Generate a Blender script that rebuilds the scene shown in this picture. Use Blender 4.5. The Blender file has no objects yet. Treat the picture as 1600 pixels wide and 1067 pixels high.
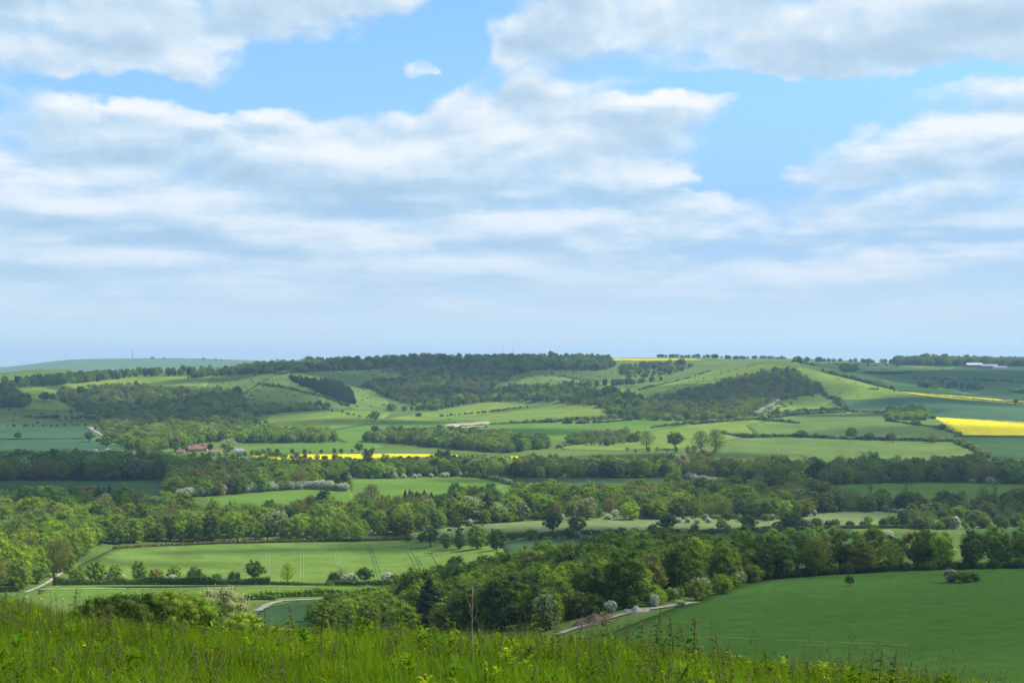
import bpy, bmesh, math, random
import numpy as np
from mathutils import Vector, Matrix, Euler

sc = bpy.context.scene
COL = sc.collection
R = math.radians
rng = np.random.default_rng(7)
random.seed(7)

# ------------------------------------------------------------------ camera
F = 2222.0            # focal length in photo pixels (photo is 1600 wide)
HY = 565.0            # photo row of eye level
cam_d = bpy.data.cameras.new('camera')
cam = bpy.data.objects.new('camera', cam_d)
COL.objects.link(cam)
cam.location = (0, 0, 0)
cam.rotation_euler = (R(90), 0, 0)
cam_d.sensor_width = 36.0
cam_d.lens = 36.0 * F / 1600.0
cam_d.shift_y = (HY - 533.5) / 1600.0
cam_d.clip_start = 0.1
cam_d.clip_end = 60000
sc.camera = cam

# ------------------------------------------------------------------ sun + sky
SUN_EL, SUN_AZ = R(50), R(78)        # azimuth measured from straight ahead (+Y) towards the right (+X)
SUN = Vector((math.sin(SUN_AZ) * math.cos(SUN_EL), math.cos(SUN_AZ) * math.cos(SUN_EL), math.sin(SUN_EL)))
sl = bpy.data.lights.new('sun', 'SUN')
sl.energy = 5.0
sl.angle = R(0.8)
sl.color = (1.0, 0.955, 0.87)
so = bpy.data.objects.new('sun', sl)
COL.objects.link(so)
so.location = (0, 0, 3000)
so.rotation_euler = SUN.to_track_quat('Z', 'Y').to_euler()

sc.view_settings.view_transform = 'Standard'
sc.view_settings.look = 'None'
sc.view_settings.exposure = 0.45
sc.view_settings.gamma = 1.0
sc.view_settings.use_curve_mapping = False
cy = sc.cycles
cy.use_denoising = True
try:
    cy.denoiser = 'OPENIMAGEDENOISE'
    cy.denoising_input_passes = 'RGB_ALBEDO_NORMAL'
except Exception:
    pass
cy.use_adaptive_sampling = False
cy.max_bounces = 5
cy.diffuse_bounces = 2
cy.glossy_bounces = 1
cy.transmission_bounces = 2
cy.transparent_max_bounces = 24
cy.volume_bounces = 0
cy.caustics_reflective = False
cy.caustics_refractive = False
cy.sample_clamp_indirect = 6.0


class NT:
    """small helper for building node trees"""
    def __init__(s, tree):
        s.t = tree
    def n(s, typ, **kw):
        nd = s.t.nodes.new(typ)
        for k, v in kw.items():
            setattr(nd, k, v)
        return nd
    def put(s, sock, v):
        if hasattr(v, 'is_output'):
            s.t.links.new(v, sock)
        else:
            sock.default_value = v
    def math(s, op, a, b=0.0, c=None, clamp=False):
        nd = s.n('ShaderNodeMath', operation=op, use_clamp=clamp)
        s.put(nd.inputs[0], a); s.put(nd.inputs[1], b)
        if c is not None:
            s.put(nd.inputs[2], c)
        return nd.outputs[0]
    def vmath(s, op, a, b=None, out=0):
        nd = s.n('ShaderNodeVectorMath', operation=op)
        s.put(nd.inputs[0], a)
        if b is not None:
            s.put(nd.inputs[1], b)
        return nd.outputs[out]
    def mix(s, fac, a, b, mode='MIX'):
        nd = s.n('ShaderNodeMix', data_type='RGBA', blend_type=mode)
        s.put(nd.inputs[0], fac); s.put(nd.inputs[6], a); s.put(nd.inputs[7], b)
        return nd.outputs[2]
    def rng(s, v, a, b, c=0.0, d=1.0, smooth=True):
        nd = s.n('ShaderNodeMapRange', interpolation_type='SMOOTHSTEP' if smooth else 'LINEAR')
        s.put(nd.inputs[0], v)
        nd.inputs[1].default_value = a; nd.inputs[2].default_value = b
        nd.inputs[3].default_value = c; nd.inputs[4].default_value = d
        return nd.outputs[0]
    def noise(s, vec, scale, detail=4.0, rough=0.55, dist=0.0):
        nd = s.n('ShaderNodeTexNoise')
        if vec is not None:
            s.put(nd.inputs['Vector'], vec)
        nd.inputs['Scale'].default_value = scale
        nd.inputs['Detail'].default_value = detail
        nd.inputs['Roughness'].default_value = rough
        nd.inputs['Distortion'].default_value = dist
        return nd.outputs[0]


def c4(c):
    return (c[0], c[1], c[2], 1.0)


def build_world():
    w = bpy.data.worlds.new('World')
    sc.world = w
    w.use_nodes = True
    t = w.node_tree
    t.nodes.clear()
    k = NT(t)
    # --- cloud density group on (azimuth, elevation), both in units of 1/2222 rad
    g = bpy.data.node_groups.new('cloud_density', 'ShaderNodeTree')
    g.interface.new_socket('Vector', in_out='INPUT', socket_type='NodeSocketVector')
    g.interface.new_socket('Cover', in_out='OUTPUT', socket_type='NodeSocketFloat')
    g.interface.new_socket('Puffs', in_out='OUTPUT', socket_type='NodeSocketFloat')
    q = NT(g)
    gi = q.n('NodeGroupInput'); go = q.n('NodeGroupOutput')
    sep = q.n('ShaderNodeSeparateXYZ'); q.put(sep.inputs[0], gi.outputs[0])
    U, V = sep.outputs[0], sep.outputs[1]
    VL = q.math('MULTIPLY', q.math('LOGARITHM', q.math('ADD', q.math('MAXIMUM', V, 0.0), 70.0), math.e), 330.0)
    cm = q.n('ShaderNodeCombineXYZ'); q.put(cm.inputs[0], q.math('MULTIPLY', U, 0.55)); q.put(cm.inputs[1], VL); cm.inputs[2].default_value = 3.7
    big = q.noise(cm.outputs[0], 1 / 120.0, 6.0, 0.5, 0.2)
    fine = q.noise(cm.outputs[0], 1 / 36.0, 6.0, 0.62, 0.1)
    cm2 = q.n('ShaderNodeCombineXYZ'); q.put(cm2.inputs[0], q.math('MULTIPLY', U, 0.20)); q.put(cm2.inputs[1], VL); cm2.inputs[2].default_value = 11.0
    streak = q.noise(cm2.outputs[0], 1 / 62.0, 5.0, 0.47, 0.25)
    # warp the lobe coordinates so that no lobe keeps a clean outline
    wn = q.n('ShaderNodeTexNoise'); q.put(wn.inputs['Vector'], cm.outputs[0]); wn.inputs['Scale'].default_value = 1 / 60.0; wn.inputs['Detail'].default_value = 5.0
    wv = q.vmath('MULTIPLY', q.vmath('SUBTRACT', wn.outputs[1], (0.5, 0.5, 0.5)), (190.0, 90.0, 0.0))
    P = q.vmath('ADD', gi.outputs[0], wv)
    lobes = CLOUD_LOBES
    acc = None
    for (px, py, rx, ry, amp) in lobes:
        dv = q.vmath('MULTIPLY', q.vmath('SUBTRACT', P, (px - 800.0, HY - py, 0.0)), (1.0 / rx, 1.0 / ry, 0.0))
        ln = q.vmath('LENGTH', dv, out=1)
        v = q.rng(ln, 0.35, 1.25, amp, 0.0)
        acc = v if acc is None else q.math('ADD', acc, v)
    acc = q.math('MAXIMUM', q.math('MINIMUM', acc, 0.50), -0.70)
    tot = q.math('ADD', acc, q.math('MULTIPLY', q.math('SUBTRACT', big, 0.5), 1.35))
    tot = q.math('ADD', tot, q.math('MULTIPLY', q.math('SUBTRACT', fine, 0.5), 0.72))
    tot = q.math('ADD', tot, q.math('MULTIPLY', q.math('SUBTRACT', streak, 0.5), 1.3))
    q.put(go.inputs[1], q.math('ADD', streak, q.math('MULTIPLY', fine, 0.16)))
    q.put(go.inputs[0], tot)

    tc = k.n('ShaderNodeTexCoord')
    sp = k.n('ShaderNodeSeparateXYZ'); k.put(sp.inputs[0], tc.outputs['Generated'])
    az = k.math('MULTIPLY', k.math('ARCTAN2', sp.outputs[0], sp.outputs[1]), F)
    el = k.math('MULTIPLY', k.math('ARCSINE', sp.outputs[2]), F)
    def dens(off):
        c = k.n('ShaderNodeCombineXYZ'); k.put(c.inputs[0], k.math('ADD', az, off[0])); k.put(c.inputs[1], k.math('ADD', el, off[1]))
        gn = k.n('ShaderNodeGroup'); gn.node_tree = g
        k.put(gn.inputs[0], c.outputs[0])
        return gn.outputs
    g0 = dens((0, 0)); g1 = dens((12.0, 24.0))
    d0 = g0[0]
    cover = k.rng(d0, -0.30, 0.42)
    # lit tops and grey undersides: compare the density here with the density a little nearer the sun
    puff = k.math('SUBTRACT', g0[1], g1[1])
    lit = k.math('SUBTRACT', d0, g1[0])
    thick = k.rng(d0, 0.15, 0.85)
    shade = k.math('ADD', k.math('ADD', 0.56, k.math('MULTIPLY', puff, 1.85)), k.math('MULTIPLY', lit, 0.45))
    shade = k.math('SUBTRACT', shade, k.math('MULTIPLY', thick, k.rng(el, 260.0, 480.0, 0.02, 0.34)), clamp=True)
    ccol = k.n('ShaderNodeValToRGB')
    cr = ccol.color_ramp
    cr.interpolation = 'B_SPLINE'
    cr.elements[0].position = 0.0; cr.elements[0].color = c4((0.315, 0.435, 0.555))
    cr.elements[1].position = 1.0; cr.elements[1].color = c4((0.735, 0.742, 0.752))
    e = cr.elements.new(0.35); e.color = c4((0.395, 0.525, 0.645))
    e = cr.elements.new(0.62); e.color = c4((0.515, 0.61, 0.695))
    k.put(ccol.inputs[0], shade)
    sky = k.n('ShaderNodeTexSky', sky_type='NISHITA')
    sky.sun_disc = False
    sky.sun_elevation = SUN_EL
    sky.sun_rotation = SUN_AZ
    sky.altitude = 200
    sky.air_density = 1.0; sky.dust_density = 1.3; sky.ozone_density = 1.5
    nish = k.mix(1.0, sky.outputs[0], c4(SKY_TINT), 'MULTIPLY')
    nish = k.mix(1.0, nish, (0.15, 0.15, 0.15, 1.0), 'MULTIPLY')
    # low elevations: everything dissolves in pale air
    low = k.rng(el, 25.0, 190.0)
    air = k.mix(k.rng(el, 0.0, 260.0), c4((0.50, 0.62, 0.71)), c4((0.245, 0.43, 0.69)))
    base = k.mix(k.rng(el, 120.0, 560.0), air, nish)
    cl = k.mix(low, c4((0.48, 0.59, 0.67)), ccol.outputs[0])
    fac = k.math('MULTIPLY', cover, k.rng(el, 10.0, 430.0, 0.55, 0.98))
    out = k.mix(fac, base, cl)
    bg = k.n('ShaderNodeBackground'); k.put(bg.inputs[0], out); bg.inputs[1].default_value = 1.0
    wo = k.n('ShaderNodeOutputWorld'); k.put(wo.inputs[0], bg.outputs[0])
    w.cycles.sampling_method = 'MANUAL'
    w.cycles.sample_map_resolution = 512


SKY_TINT = (0.65, 0.90, 1.06)
# px, py (photo position of the lobe's centre), half sizes, strength (+ cloud, - clear sky)
CLOUD_LOBES = [
    (150, 75, 420, 85, 0.62), (520, 12, 190, 40, 0.55), (1300, 50, 470, 88, 0.62), (820, 70, 60, 34, 0.5), (960, 30, 160, 40, 0.45),
    (250, 270, 560, 95, 0.42), (620, 270, 420, 85, 0.38), (900, 185, 230, 62, 0.55), (1000, 270, 95, 32, 0.5),
    (1075, 322, 105, 20, 0.55), (1520, 235, 190, 75, 0.52), (1290, 270, 110, 36, 0.42), (640, 112, 62, 24, 1.45),
    (600, 395, 1400, 75, 0.40), (1500, 340, 300, 40, 0.15),
    (545, 130, 200, 56, -0.95), (690, 75, 110, 70, -0.9), (330, 158, 300, 18, -0.6), (1215, 215, 140, 72, -0.75),
    (1180, 145, 300, 17, -0.6), (1130, 280, 60, 36, -0.4), (1500, 140, 170, 16, -0.5), (1180, 395, 260, 16, -0.35), (800, 445, 1600, 36, 0.14),
]
build_world()

# ------------------------------------------------------------------ terrain
def pchip(x, Y, xq):
    x = np.asarray(x, float); Y = np.asarray(Y, float); xq = np.asarray(xq, float)
    if Y.ndim == 1:
        Y = Y[:, None]
    h = np.diff(x); dl = np.diff(Y, axis=0) / h[:, None]
    m = np.zeros_like(Y)
    m[0] = dl[0]; m[-1] = dl[-1]
    a, b = dl[:-1], dl[1:]
    w1 = (2 * h[1:] + h[:-1])[:, None]; w2 = (h[1:] + 2 * h[:-1])[:, None]
    with np.errstate(divide='ignore', invalid='ignore'):
        hm = (w1 + w2) / (w1 / a + w2 / b)
    m[1:-1] = np.where(a * b > 0, hm, 0.0)
    i = np.clip(np.searchsorted(x, xq) - 1, 0, len(h) - 1)
    tt = ((xq - x[i]) / h[i])[:, None]
    hh = h[i][:, None]
    t2, t3 = tt * tt, tt ** 3
    return (2 * t3 - 3 * t2 + 1) * Y[i] + (t3 - 2 * t2 + tt) * hh * m[i] + (-2 * t3 + 3 * t2) * Y[i + 1] + (t3 - t2) * hh * m[i + 1]


# for each photo column: crest of the near hill (row, metres) and the (metres, row) line of the ground behind it
PROF = {
    -500: (922, 30, [(60, 958.4), (100, 975), (180, 1010), (300, 1040), (450, 995), (640, 915), (800, 860), (1060, 800), (1390, 750), (1750, 710), (2000, 690), (2300, 665), (2500, 640), (2750, 615), (2900, 600), (3050, 588), (3400, 592), (8000, 592), (9900, 588), (11000, 584), (18000, 590)]),
    0: (964, 28, [(38, 980.4), (60, 1000.8), (100, 998.333), (180, 1020), (300, 1050), (450, 1000), (640, 915), (800, 860), (1060, 800), (1390, 750), (1750, 710), (2000, 690), (2300, 665), (2500, 640), (2750, 615), (2900, 600), (3050, 588), (3400, 592), (8000, 592), (9900, 582), (11000, 574), (13500, 582), (18000, 590)]),
    120: (997, 24, [(38, 1008.9), (60, 1011.5), (100, 1000.67), (180, 1025), (300, 1055), (450, 1005), (620, 930), (700, 905), (830, 868), (1100, 800), (1390, 750), (1720, 713), (2000, 690), (2330, 662), (2540, 640), (2750, 618), (2930, 600), (3070, 588), (3200, 583), (3500, 588), (8000, 590), (9900, 572), (11000, 561), (13500, 576), (18000, 590)]),
    260: (1018, 22, [(38, 1023.7), (60, 1019.1), (100, 997), (180, 1025), (300, 1055), (450, 1010), (620, 935), (700, 915), (830, 880), (935, 850), (1120, 800), (1390, 750), (1700, 715), (2000, 690), (2350, 660), (2560, 640), (2750, 620), (2950, 600), (3080, 588), (3250, 579), (3600, 584), (8000, 588), (9900, 570), (11000, 559.5), (13500, 575), (18000, 590)]),
    400: (1028, 21, [(38, 1037.9), (60, 1033.1), (100, 1008.33), (180, 1040), (300, 1060), (450, 1010), (620, 935), (740, 905), (830, 880), (935, 850), (1120, 800), (1390, 750), (1700, 715), (2000, 690), (2300, 665), (2450, 650), (2620, 635), (2820, 615), (3000, 595), (3150, 580), (3300, 570), (3700, 573), (8000, 577), (11000, 563), (13500, 578), (18000, 590)]),
    600: (1024, 20, [(35, 1056.4), (60, 1075.5), (100, 1074.67), (180, 1085), (300, 1075), (420, 1000), (500, 965), (560, 950), (640, 930), (745, 905), (830, 880), (940, 850), (1120, 800), (1390, 750), (1700, 715), (2000, 690), (2280, 665), (2480, 645), (2640, 630), (2830, 612), (3000, 595), (3150, 580), (3330, 566), (3450, 561), (3900, 566), (9000, 580), (18000, 590)]),
    800: (1032, 20, [(35, 1068.6), (60, 1085.9), (100, 1090.33), (180, 1085), (300, 1040), (420, 985), (480, 960), (560, 930), (650, 900), (760, 870), (900, 845), (1020, 820), (1120, 800), (1400, 750), (1720, 715), (2010, 690), (2270, 665), (2480, 645), (2620, 632), (2760, 620), (2920, 605), (3080, 590), (3250, 575), (3450, 563), (3650, 558.5), (4100, 563), (9000, 580), (18000, 590)]),
    900: (1038, 20, [(35, 1076.6), (60, 1092.4), (100, 1091), (170, 1080), (270, 1040), (375, 985), (425, 960), (520, 925), (620, 895), (745, 865), (930, 840), (1120, 800), (1400, 750), (1720, 715), (2000, 690), (2250, 665), (2440, 647), (2560, 634), (2680, 622), (2850, 616), (3000, 606), (3160, 592), (3320, 577), (3500, 564), (3700, 558.5), (4150, 563), (9000, 580), (18000, 590)]),
    1000: (1049, 20, [(35, 1087.6), (60, 1099), (100, 1091.67), (160, 1075), (240, 1040), (330, 985), (370, 965), (420, 945), (490, 920), (590, 890), (730, 860), (960, 835), (1120, 800), (1400, 750), (1720, 715), (1990, 690), (2230, 665), (2400, 650), (2500, 640), (2640, 620), (2780, 604), (2950, 612), (3100, 604), (3250, 590), (3400, 575), (3600, 562), (3750, 558.5), (4200, 562), (9000, 580), (18000, 590)]),
    1100: (1062, 19, [(35, 1097.6), (60, 1107.1), (100, 1096), (162, 1065), (255, 1020), (360, 965), (450, 930), (520, 900), (610, 880), (755, 855), (980, 830), (1120, 800), (1400, 750), (1720, 715), (1985, 690), (2225, 665), (2390, 650), (2500, 637), (2640, 618), (2780, 599), (2900, 585), (3000, 580), (3200, 583), (3400, 572), (3600, 563), (3800, 559), (4300, 562), (9000, 580), (18000, 590)]),
    1200: (1076, 19, [(35, 1108.6), (60, 1115.2), (100, 1099.33), (165, 1055), (275, 1000), (390, 950), (480, 915), (530, 897), (640, 870), (780, 850), (1000, 825), (1120, 800), (1400, 750), (1720, 715), (1980, 690), (2220, 665), (2380, 650), (2500, 635), (2640, 615), (2780, 595), (2900, 580), (3050, 569), (3300, 570), (3800, 565), (4500, 561), (5000, 559.5), (9000, 580), (18000, 590)]),
    1300: (1088, 18, [(35, 1120.6), (60, 1123.3), (100, 1102.67), (160, 1058), (265, 1000), (375, 950), (470, 913), (530, 893), (650, 868), (790, 850), (1000, 825), (1120, 800), (1400, 750), (1710, 715), (1955, 690), (2200, 665), (2365, 650), (2515, 635), (2690, 617), (2880, 600), (3050, 588), (3250, 578), (3600, 571), (4200, 566), (4800, 562.5), (9000, 580), (18000, 590)]),
    1400: (1101, 18, [(35, 1131.6), (60, 1131.4), (100, 1107), (155, 1060), (255, 1000), (360, 950), (455, 915), (530, 891), (660, 868), (800, 850), (1000, 825), (1120, 800), (1400, 750), (1700, 715), (1930, 690), (2180, 665), (2350, 650), (2530, 635), (2730, 620), (2970, 605), (3150, 595), (3400, 585), (3750, 575.5), (4100, 570), (4400, 567.5), (9000, 580), (18000, 590)]),
    1600: (1122, 18, [(35, 1147.6), (60, 1141.1), (100, 1109), (150, 1060), (230, 1000), (330, 950), (420, 915), (510, 889), (640, 870), (800, 850), (1000, 825), (1120, 800), (1400, 750), (1700, 715), (1930, 690), (2180, 665), (2350, 650), (2530, 635), (2730, 620), (2980, 605), (3180, 595), (3420, 585), (3800, 576), (4150, 571), (4500, 568), (9000, 580), (18000, 590)]),
    2100: (1144, 18, [(35, 1167.6), (60, 1154.3), (100, 1116.67), (150, 1060), (220, 1000), (320, 950), (410, 915), (500, 888), (640, 870), (800, 850), (1000, 825), (1120, 800), (1400, 750), (1700, 715), (1930, 690), (2180, 665), (2350, 650), (2530, 635), (2730, 620), (2980, 605), (3180, 595), (3420, 585), (3800, 576), (4150, 571), (4500, 568), (9000, 580), (18000, 590)]),
}
PXG = np.arange(-500, 2101, 8.0)
LDG = np.linspace(math.log(0.8), math.log(18000), 455)
DG = np.exp(LDG)


def make_heights():
    cols, Z = [], []
    for px, (cpy, dc, pts) in sorted(PROF.items()):
        s = (cpy - HY) / F - 1.65 / dc
        dd = [0.8, 2, 4, 8, 13, dc]
        zz = [-(1.65 + s * d) for d in dd]
        for d, py in pts:
            dd.append(d); zz.append(-(py - HY) / F * d)
        cols.append(px)
        Z.append(pchip(np.log(dd), np.array(zz), LDG)[:, 0])
    Z = np.array(Z)                                   # columns x d
    G = pchip(np.array(cols, float), Z, PXG)          # px x d
    k = np.array([1, 4, 6, 4, 1.0]); k /= k.sum()
    B = G.copy()
    for it in range(6):
        P = np.pad(B, ((2, 2), (0, 0)), mode='edge')
        B = sum(k[j] * P[j:j + B.shape[0]] for j in range(5))
    far = np.clip((DG - 60) / 200, 0, 1)[None, :]
    G = G * (1 - far) + B * far
    X = (PXG[:, None] - 800) / F * DG[None, :]; Y = np.broadcast_to(DG[None, :], X.shape)
    ns = (np.sin(X / 73 + Y / 191) * np.sin(Y / 97 - X / 233 + 1.3) + 0.6 * np.sin(X / 31 + 2.1 + Y / 77) * np.sin(Y / 47))
    G = G + ns * (np.clip((DG - 900) / 1500, 0, 1) * np.clip((6000 - DG) / 1500, 0, 1))[None, :] * 1.6
    fold = np.clip((DG - 2350) / 350, 0, 1) * np.clip((3350 - DG) / 350, 0, 1)
    G = G + fold[None, :] * (17 * np.sin(X / 92 + 0.9 + Y / 520) + 6 * np.sin(X / 41 + Y / 160))
    near = np.clip(1 - DG / 60, 0, 1)[None, :]
    G = G + near * (0.09 * np.sin(X * 1.1 + Y * 0.7) * np.sin(Y * 0.8 - X * .5) + 0.05 * np.sin(X * 2.7 + 1) * np.sin(Y * 2.3))
    return G


ZG = make_heights()
PYG = HY - F * ZG / DG[None, :]


def _bil(A, px, ld):
    i = np.clip((px - PXG[0]) / 8.0, 0, len(PXG) - 1.001)
    j = np.clip((ld - LDG[0]) / (LDG[1] - LDG[0]), 0, len(LDG) - 1.001)
    i0 = i.astype(int); j0 = j.astype(int); a = i - i0; b = j - j0
    return A[i0, j0] * (1 - a) * (1 - b) + A[i0 + 1, j0] * a * (1 - b) + A[i0, j0 + 1] * (1 - a) * b + A[i0 + 1, j0 + 1] * a * b


def ground_z(x, y):
    x = np.asarray(x, float); y = np.maximum(np.asarray(y, float), 0.8)
    return _bil(ZG, 800 + F * x / y, np.log(y))


LDF = np.linspace(LDG[0], LDG[-1], 1320)
_j = np.clip((LDF - LDG[0]) / (LDG[1] - LDG[0]), 0, len(LDG) - 1.001); _j0 = _j.astype(int); _b = _j - _j0
PYF = HY - F * (ZG[:, _j0] * (1 - _b) + ZG[:, _j0 + 1] * _b) / np.exp(LDF)[None, :]


def cast(px, py, dmin=1.0):
    """photo pixels -> points on the ground (first place beyond dmin metres that the line of sight meets)"""
    px = np.atleast_1d(np.asarray(px, float)); py = np.atleast_1d(np.asarray(py, float))
    out = np.zeros((len(px), 3))
    js = int(np.searchsorted(LDF, math.log(dmin)))
    jf = int(np.searchsorted(LDF, math.log(max(dmin, 1500))))
    for s in range(0, len(px), 4000):
        p = px[s:s + 4000]; q = py[s:s + 4000]
        i = np.clip((p - PXG[0]) / 8.0, 0, len(PXG) - 1.001); i0 = i.astype(int); a = (i - i0)[:, None]
        gp = PYF[i0] * (1 - a) + PYF[i0 + 1] * a
        ok = gp[:, js:] <= q[:, None]
        j = np.argmax(ok, axis=1) + js
        none = ~ok.any(axis=1)
        # if never met, take the spot where the ground comes nearest to the line
        j = np.where(none, np.argmin(gp[:, jf:], axis=1) + jf, j)
        j = np.maximum(j, 1)
        r = np.arange(len(p))
        g0, g1 = gp[r, j - 1], gp[r, j]
        fr = np.where((g0 > q) & (g0 - g1 > 1e-9), (g0 - q) / np.maximum(g0 - g1, 1e-9), 1.0)
        d = np.exp(LDF[j - 1] + np.clip(fr, 0, 1) * (LDF[1] - LDF[0]))
        x = (p - 800) / F * d
        out[s:s + 4000, 0] = x; out[s:s + 4000, 1] = d; out[s:s + 4000, 2] = ground_z(x, d)
    return out


# ------------------------------------------------------------------ object helpers
def mesh_from(name, verts, faces, mats=(), smooth=False, midx=None):
    me = bpy.data.meshes.new(name)
    verts = np.asarray(verts, np.float32).reshape(-1, 3)
    if isinstance(faces, np.ndarray):
        n, w = faces.shape
        me.vertices.add(len(verts)); me.vertices.foreach_set('co', verts.ravel())
        me.loops.add(n * w); me.loops.foreach_set('vertex_index', faces.astype(np.int32).ravel())
        me.polygons.add(n); me.polygons.foreach_set('loop_start', np.arange(0, n * w, w, dtype=np.int32))
        me.update(calc_edges=True)
    else:
        me.from_pydata(verts.tolist(), [], faces)
        me.update()
    for m in mats:
        me.materials.append(m)
    if midx is not None:
        me.polygons.foreach_set('material_index', np.asarray(midx, np.int32))
    if smooth:
        me.polygons.foreach_set('use_smooth', np.ones(len(me.polygons), bool))
    me.validate()
    return me


def link(name, data, parent=None, loc=None):
    o = bpy.data.objects.new(name, data)
    COL.objects.link(o)
    if parent is not None:
        o.parent = parent
    if loc is not None:
        o.location = loc
    return o


def tag(o, label=None, cat=None, group=None, kind=None):
    if label: o['label'] = label
    if cat: o['category'] = cat
    if group: o['group'] = group
    if kind: o['kind'] = kind
    return o


class MB:
    """collects simple shapes into one mesh"""
    def __init__(s):
        s.v = []; s.f = []
    def box(s, x0, x1, y0, y1, z0, z1):
        b = len(s.v)
        s.v += [(x0, y0, z0), (x1, y0, z0), (x1, y1, z0), (x0, y1, z0), (x0, y0, z1), (x1, y0, z1), (x1, y1, z1), (x0, y1, z1)]
        s.f += [[b + i for i in q] for q in ((0, 3, 2, 1), (4, 5, 6, 7), (0, 1, 5, 4), (1, 2, 6, 5), (2, 3, 7, 6), (3, 0, 4, 7))]
        return s
    def prism(s, x0, x1, y0, y1, z0, z1):       # gable roof, ridge along x
        b = len(s.v); ym = (y0 + y1) / 2
        s.v += [(x0, y0, z0), (x1, y0, z0), (x1, y1, z0), (x0, y1, z0), (x0, ym, z1), (x1, ym, z1)]
        s.f += [[b + i for i in q] for q in ((0, 1, 5, 4), (2, 3, 4, 5), (0, 4, 3), (1, 2, 5), (0, 3, 2, 1))]
        return s
    def tube(s, pts, rad, n=6):
        pts = [Vector(p) for p in pts]; b = len(s.v)
        for i, p in enumerate(pts):
            t = (pts[min(i + 1, len(pts) - 1)] - pts[max(i - 1, 0)]).normalized()
            a = t.orthogonal().normalized(); c = t.cross(a)
            r = rad[i] if hasattr(rad, '__len__') else rad
            for j in range(n):
                th = 2 * math.pi * j / n
                s.v.append(tuple(p + a * (r * math.cos(th)) + c * (r * math.sin(th))))
        for i in range(len(pts) - 1):
            for j in range(n):
                s.f.append([b + i * n + j, b + i * n + (j + 1) % n, b + (i + 1) * n + (j + 1) % n, b + (i + 1) * n + j])
        s.f.append([b + j for j in range(n)][::-1]); s.f.append([b + (len(pts) - 1) * n + j for j in range(n)])
        return s
    def build(s, name, mat, parent=None, loc=None, smooth=False):
        return link(name, mesh_from(name, s.v, s.f, [mat], smooth), parent, loc)


# ------------------------------------------------------------------ materials
def new_mat(name):
    m = bpy.data.materials.new(name); m.use_nodes = True
    m.node_tree.nodes.clear()
    return m, NT(m.node_tree)


def mat_simple(name, col, rough=0.85, var=0.25, scale=1.0, spec=0.2, bump=0.0):
    m, k = new_mat(name)
    tc = k.n('ShaderNodeTexCoord')
    nz = k.noise(tc.outputs['Object'], scale, 5.0, 0.6)
    c = k.mix(k.rng(nz, 0.3, 0.7), c4([x * (1 - var) for x in col]), c4([min(1, x * (1 + var)) for x in col]))
    b = k.n('ShaderNodeBsdfPrincipled'); k.put(b.inputs['Base Color'], c)
    b.inputs['Roughness'].default_value = rough
    b.inputs['Specular IOR Level'].default_value = spec
    if bump:
        bp = k.n('ShaderNodeBump'); bp.inputs['Strength'].default_value = bump
        k.put(bp.inputs['Height'], k.noise(tc.outputs['Object'], scale * 4, 6.0)); k.put(b.inputs['Normal'], bp.outputs[0])
    o = k.n('ShaderNodeOutputMaterial'); k.put(o.inputs[0], b.outputs[0])
    return m


def mat_field(name, c1, c2, rows=0.0, row_ang=0.0, row_gap=24.0, row_col=None, blotch=60.0, patch=None, fine=0.4):
    """crop or pasture: two tones mixed by broad noise, fine mottling, optional tramlines every row_gap metres"""
    m, k = new_mat(name)
    tc = k.n('ShaderNodeTexCoord')
    P = tc.outputs['Object']
    a = k.noise(P, 1.0 / blotch, 4.0, 0.6, 0.3)
    b = k.noise(k.vmath('MULTIPLY', P, (1.0, 0.35, 1.0)), 1.0 / 4.0, 6.0, 0.7)
    f = k.math('ADD', k.math('MULTIPLY', k.rng(a, 0.33, 0.67), 1.0 - fine), k.math('MULTIPLY', k.rng(b, 0.3, 0.7), fine))
    c = k.mix(f, c4([v * 0.78 for v in c1]), c4([v * 0.98 for v in c2]))
    sp_ = k.noise(P, 0.9, 3.0, 0.7)
    c = k.mix(k.math('MULTIPLY', k.rng(sp_, 0.62, 0.74), 0.5), c, c4([v * 0.45 for v in c1]))
    if patch:
        pn = k.noise(P, 1.0 / (blotch * 0.6), 5.0, 0.65)
        c = k.mix(k.math('MULTIPLY', k.rng(pn, 0.58, 0.72), patch[3]), c, c4(patch[:3]))
    if rows:
        rot = k.n('ShaderNodeMapping'); rot.inputs['Rotation'].default_value = (0, 0, row_ang); k.put(rot.inputs['Vector'], P)
        sp = k.n('ShaderNodeSeparateXYZ'); k.put(sp.inputs[0], rot.outputs[0])
        x = k.math('ADD', sp.outputs[0], k.math('MULTIPLY', k.noise(P, 1 / 150.0, 2.0), 14.0))
        fr = k.math('PINGPONG', x, row_gap / 2)
        ln = k.rng(fr, 0.6, 2.2, rows, 0.0)
        c = k.mix(ln, c, c4(row_col or [v * 0.5 for v in c1]))
    bs = k.n('ShaderNodeBsdfPrincipled'); k.put(bs.inputs['Base Color'], c)
    bs.inputs['Roughness'].default_value = 0.8
    bs.inputs['Specular IOR Level'].default_value = 0.0
    bp = k.n('ShaderNodeBump'); bp.inputs['Strength'].default_value = 0.35; bp.inputs['Distance'].default_value = 0.6
    k.put(bp.inputs['Height'], k.noise(P, 0.8, 5.0, 0.7)); k.put(bs.inputs['Normal'], bp.outputs[0])
    o = k.n('ShaderNodeOutputMaterial'); k.put(o.inputs[0], bs.outputs[0])
    return m


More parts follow.
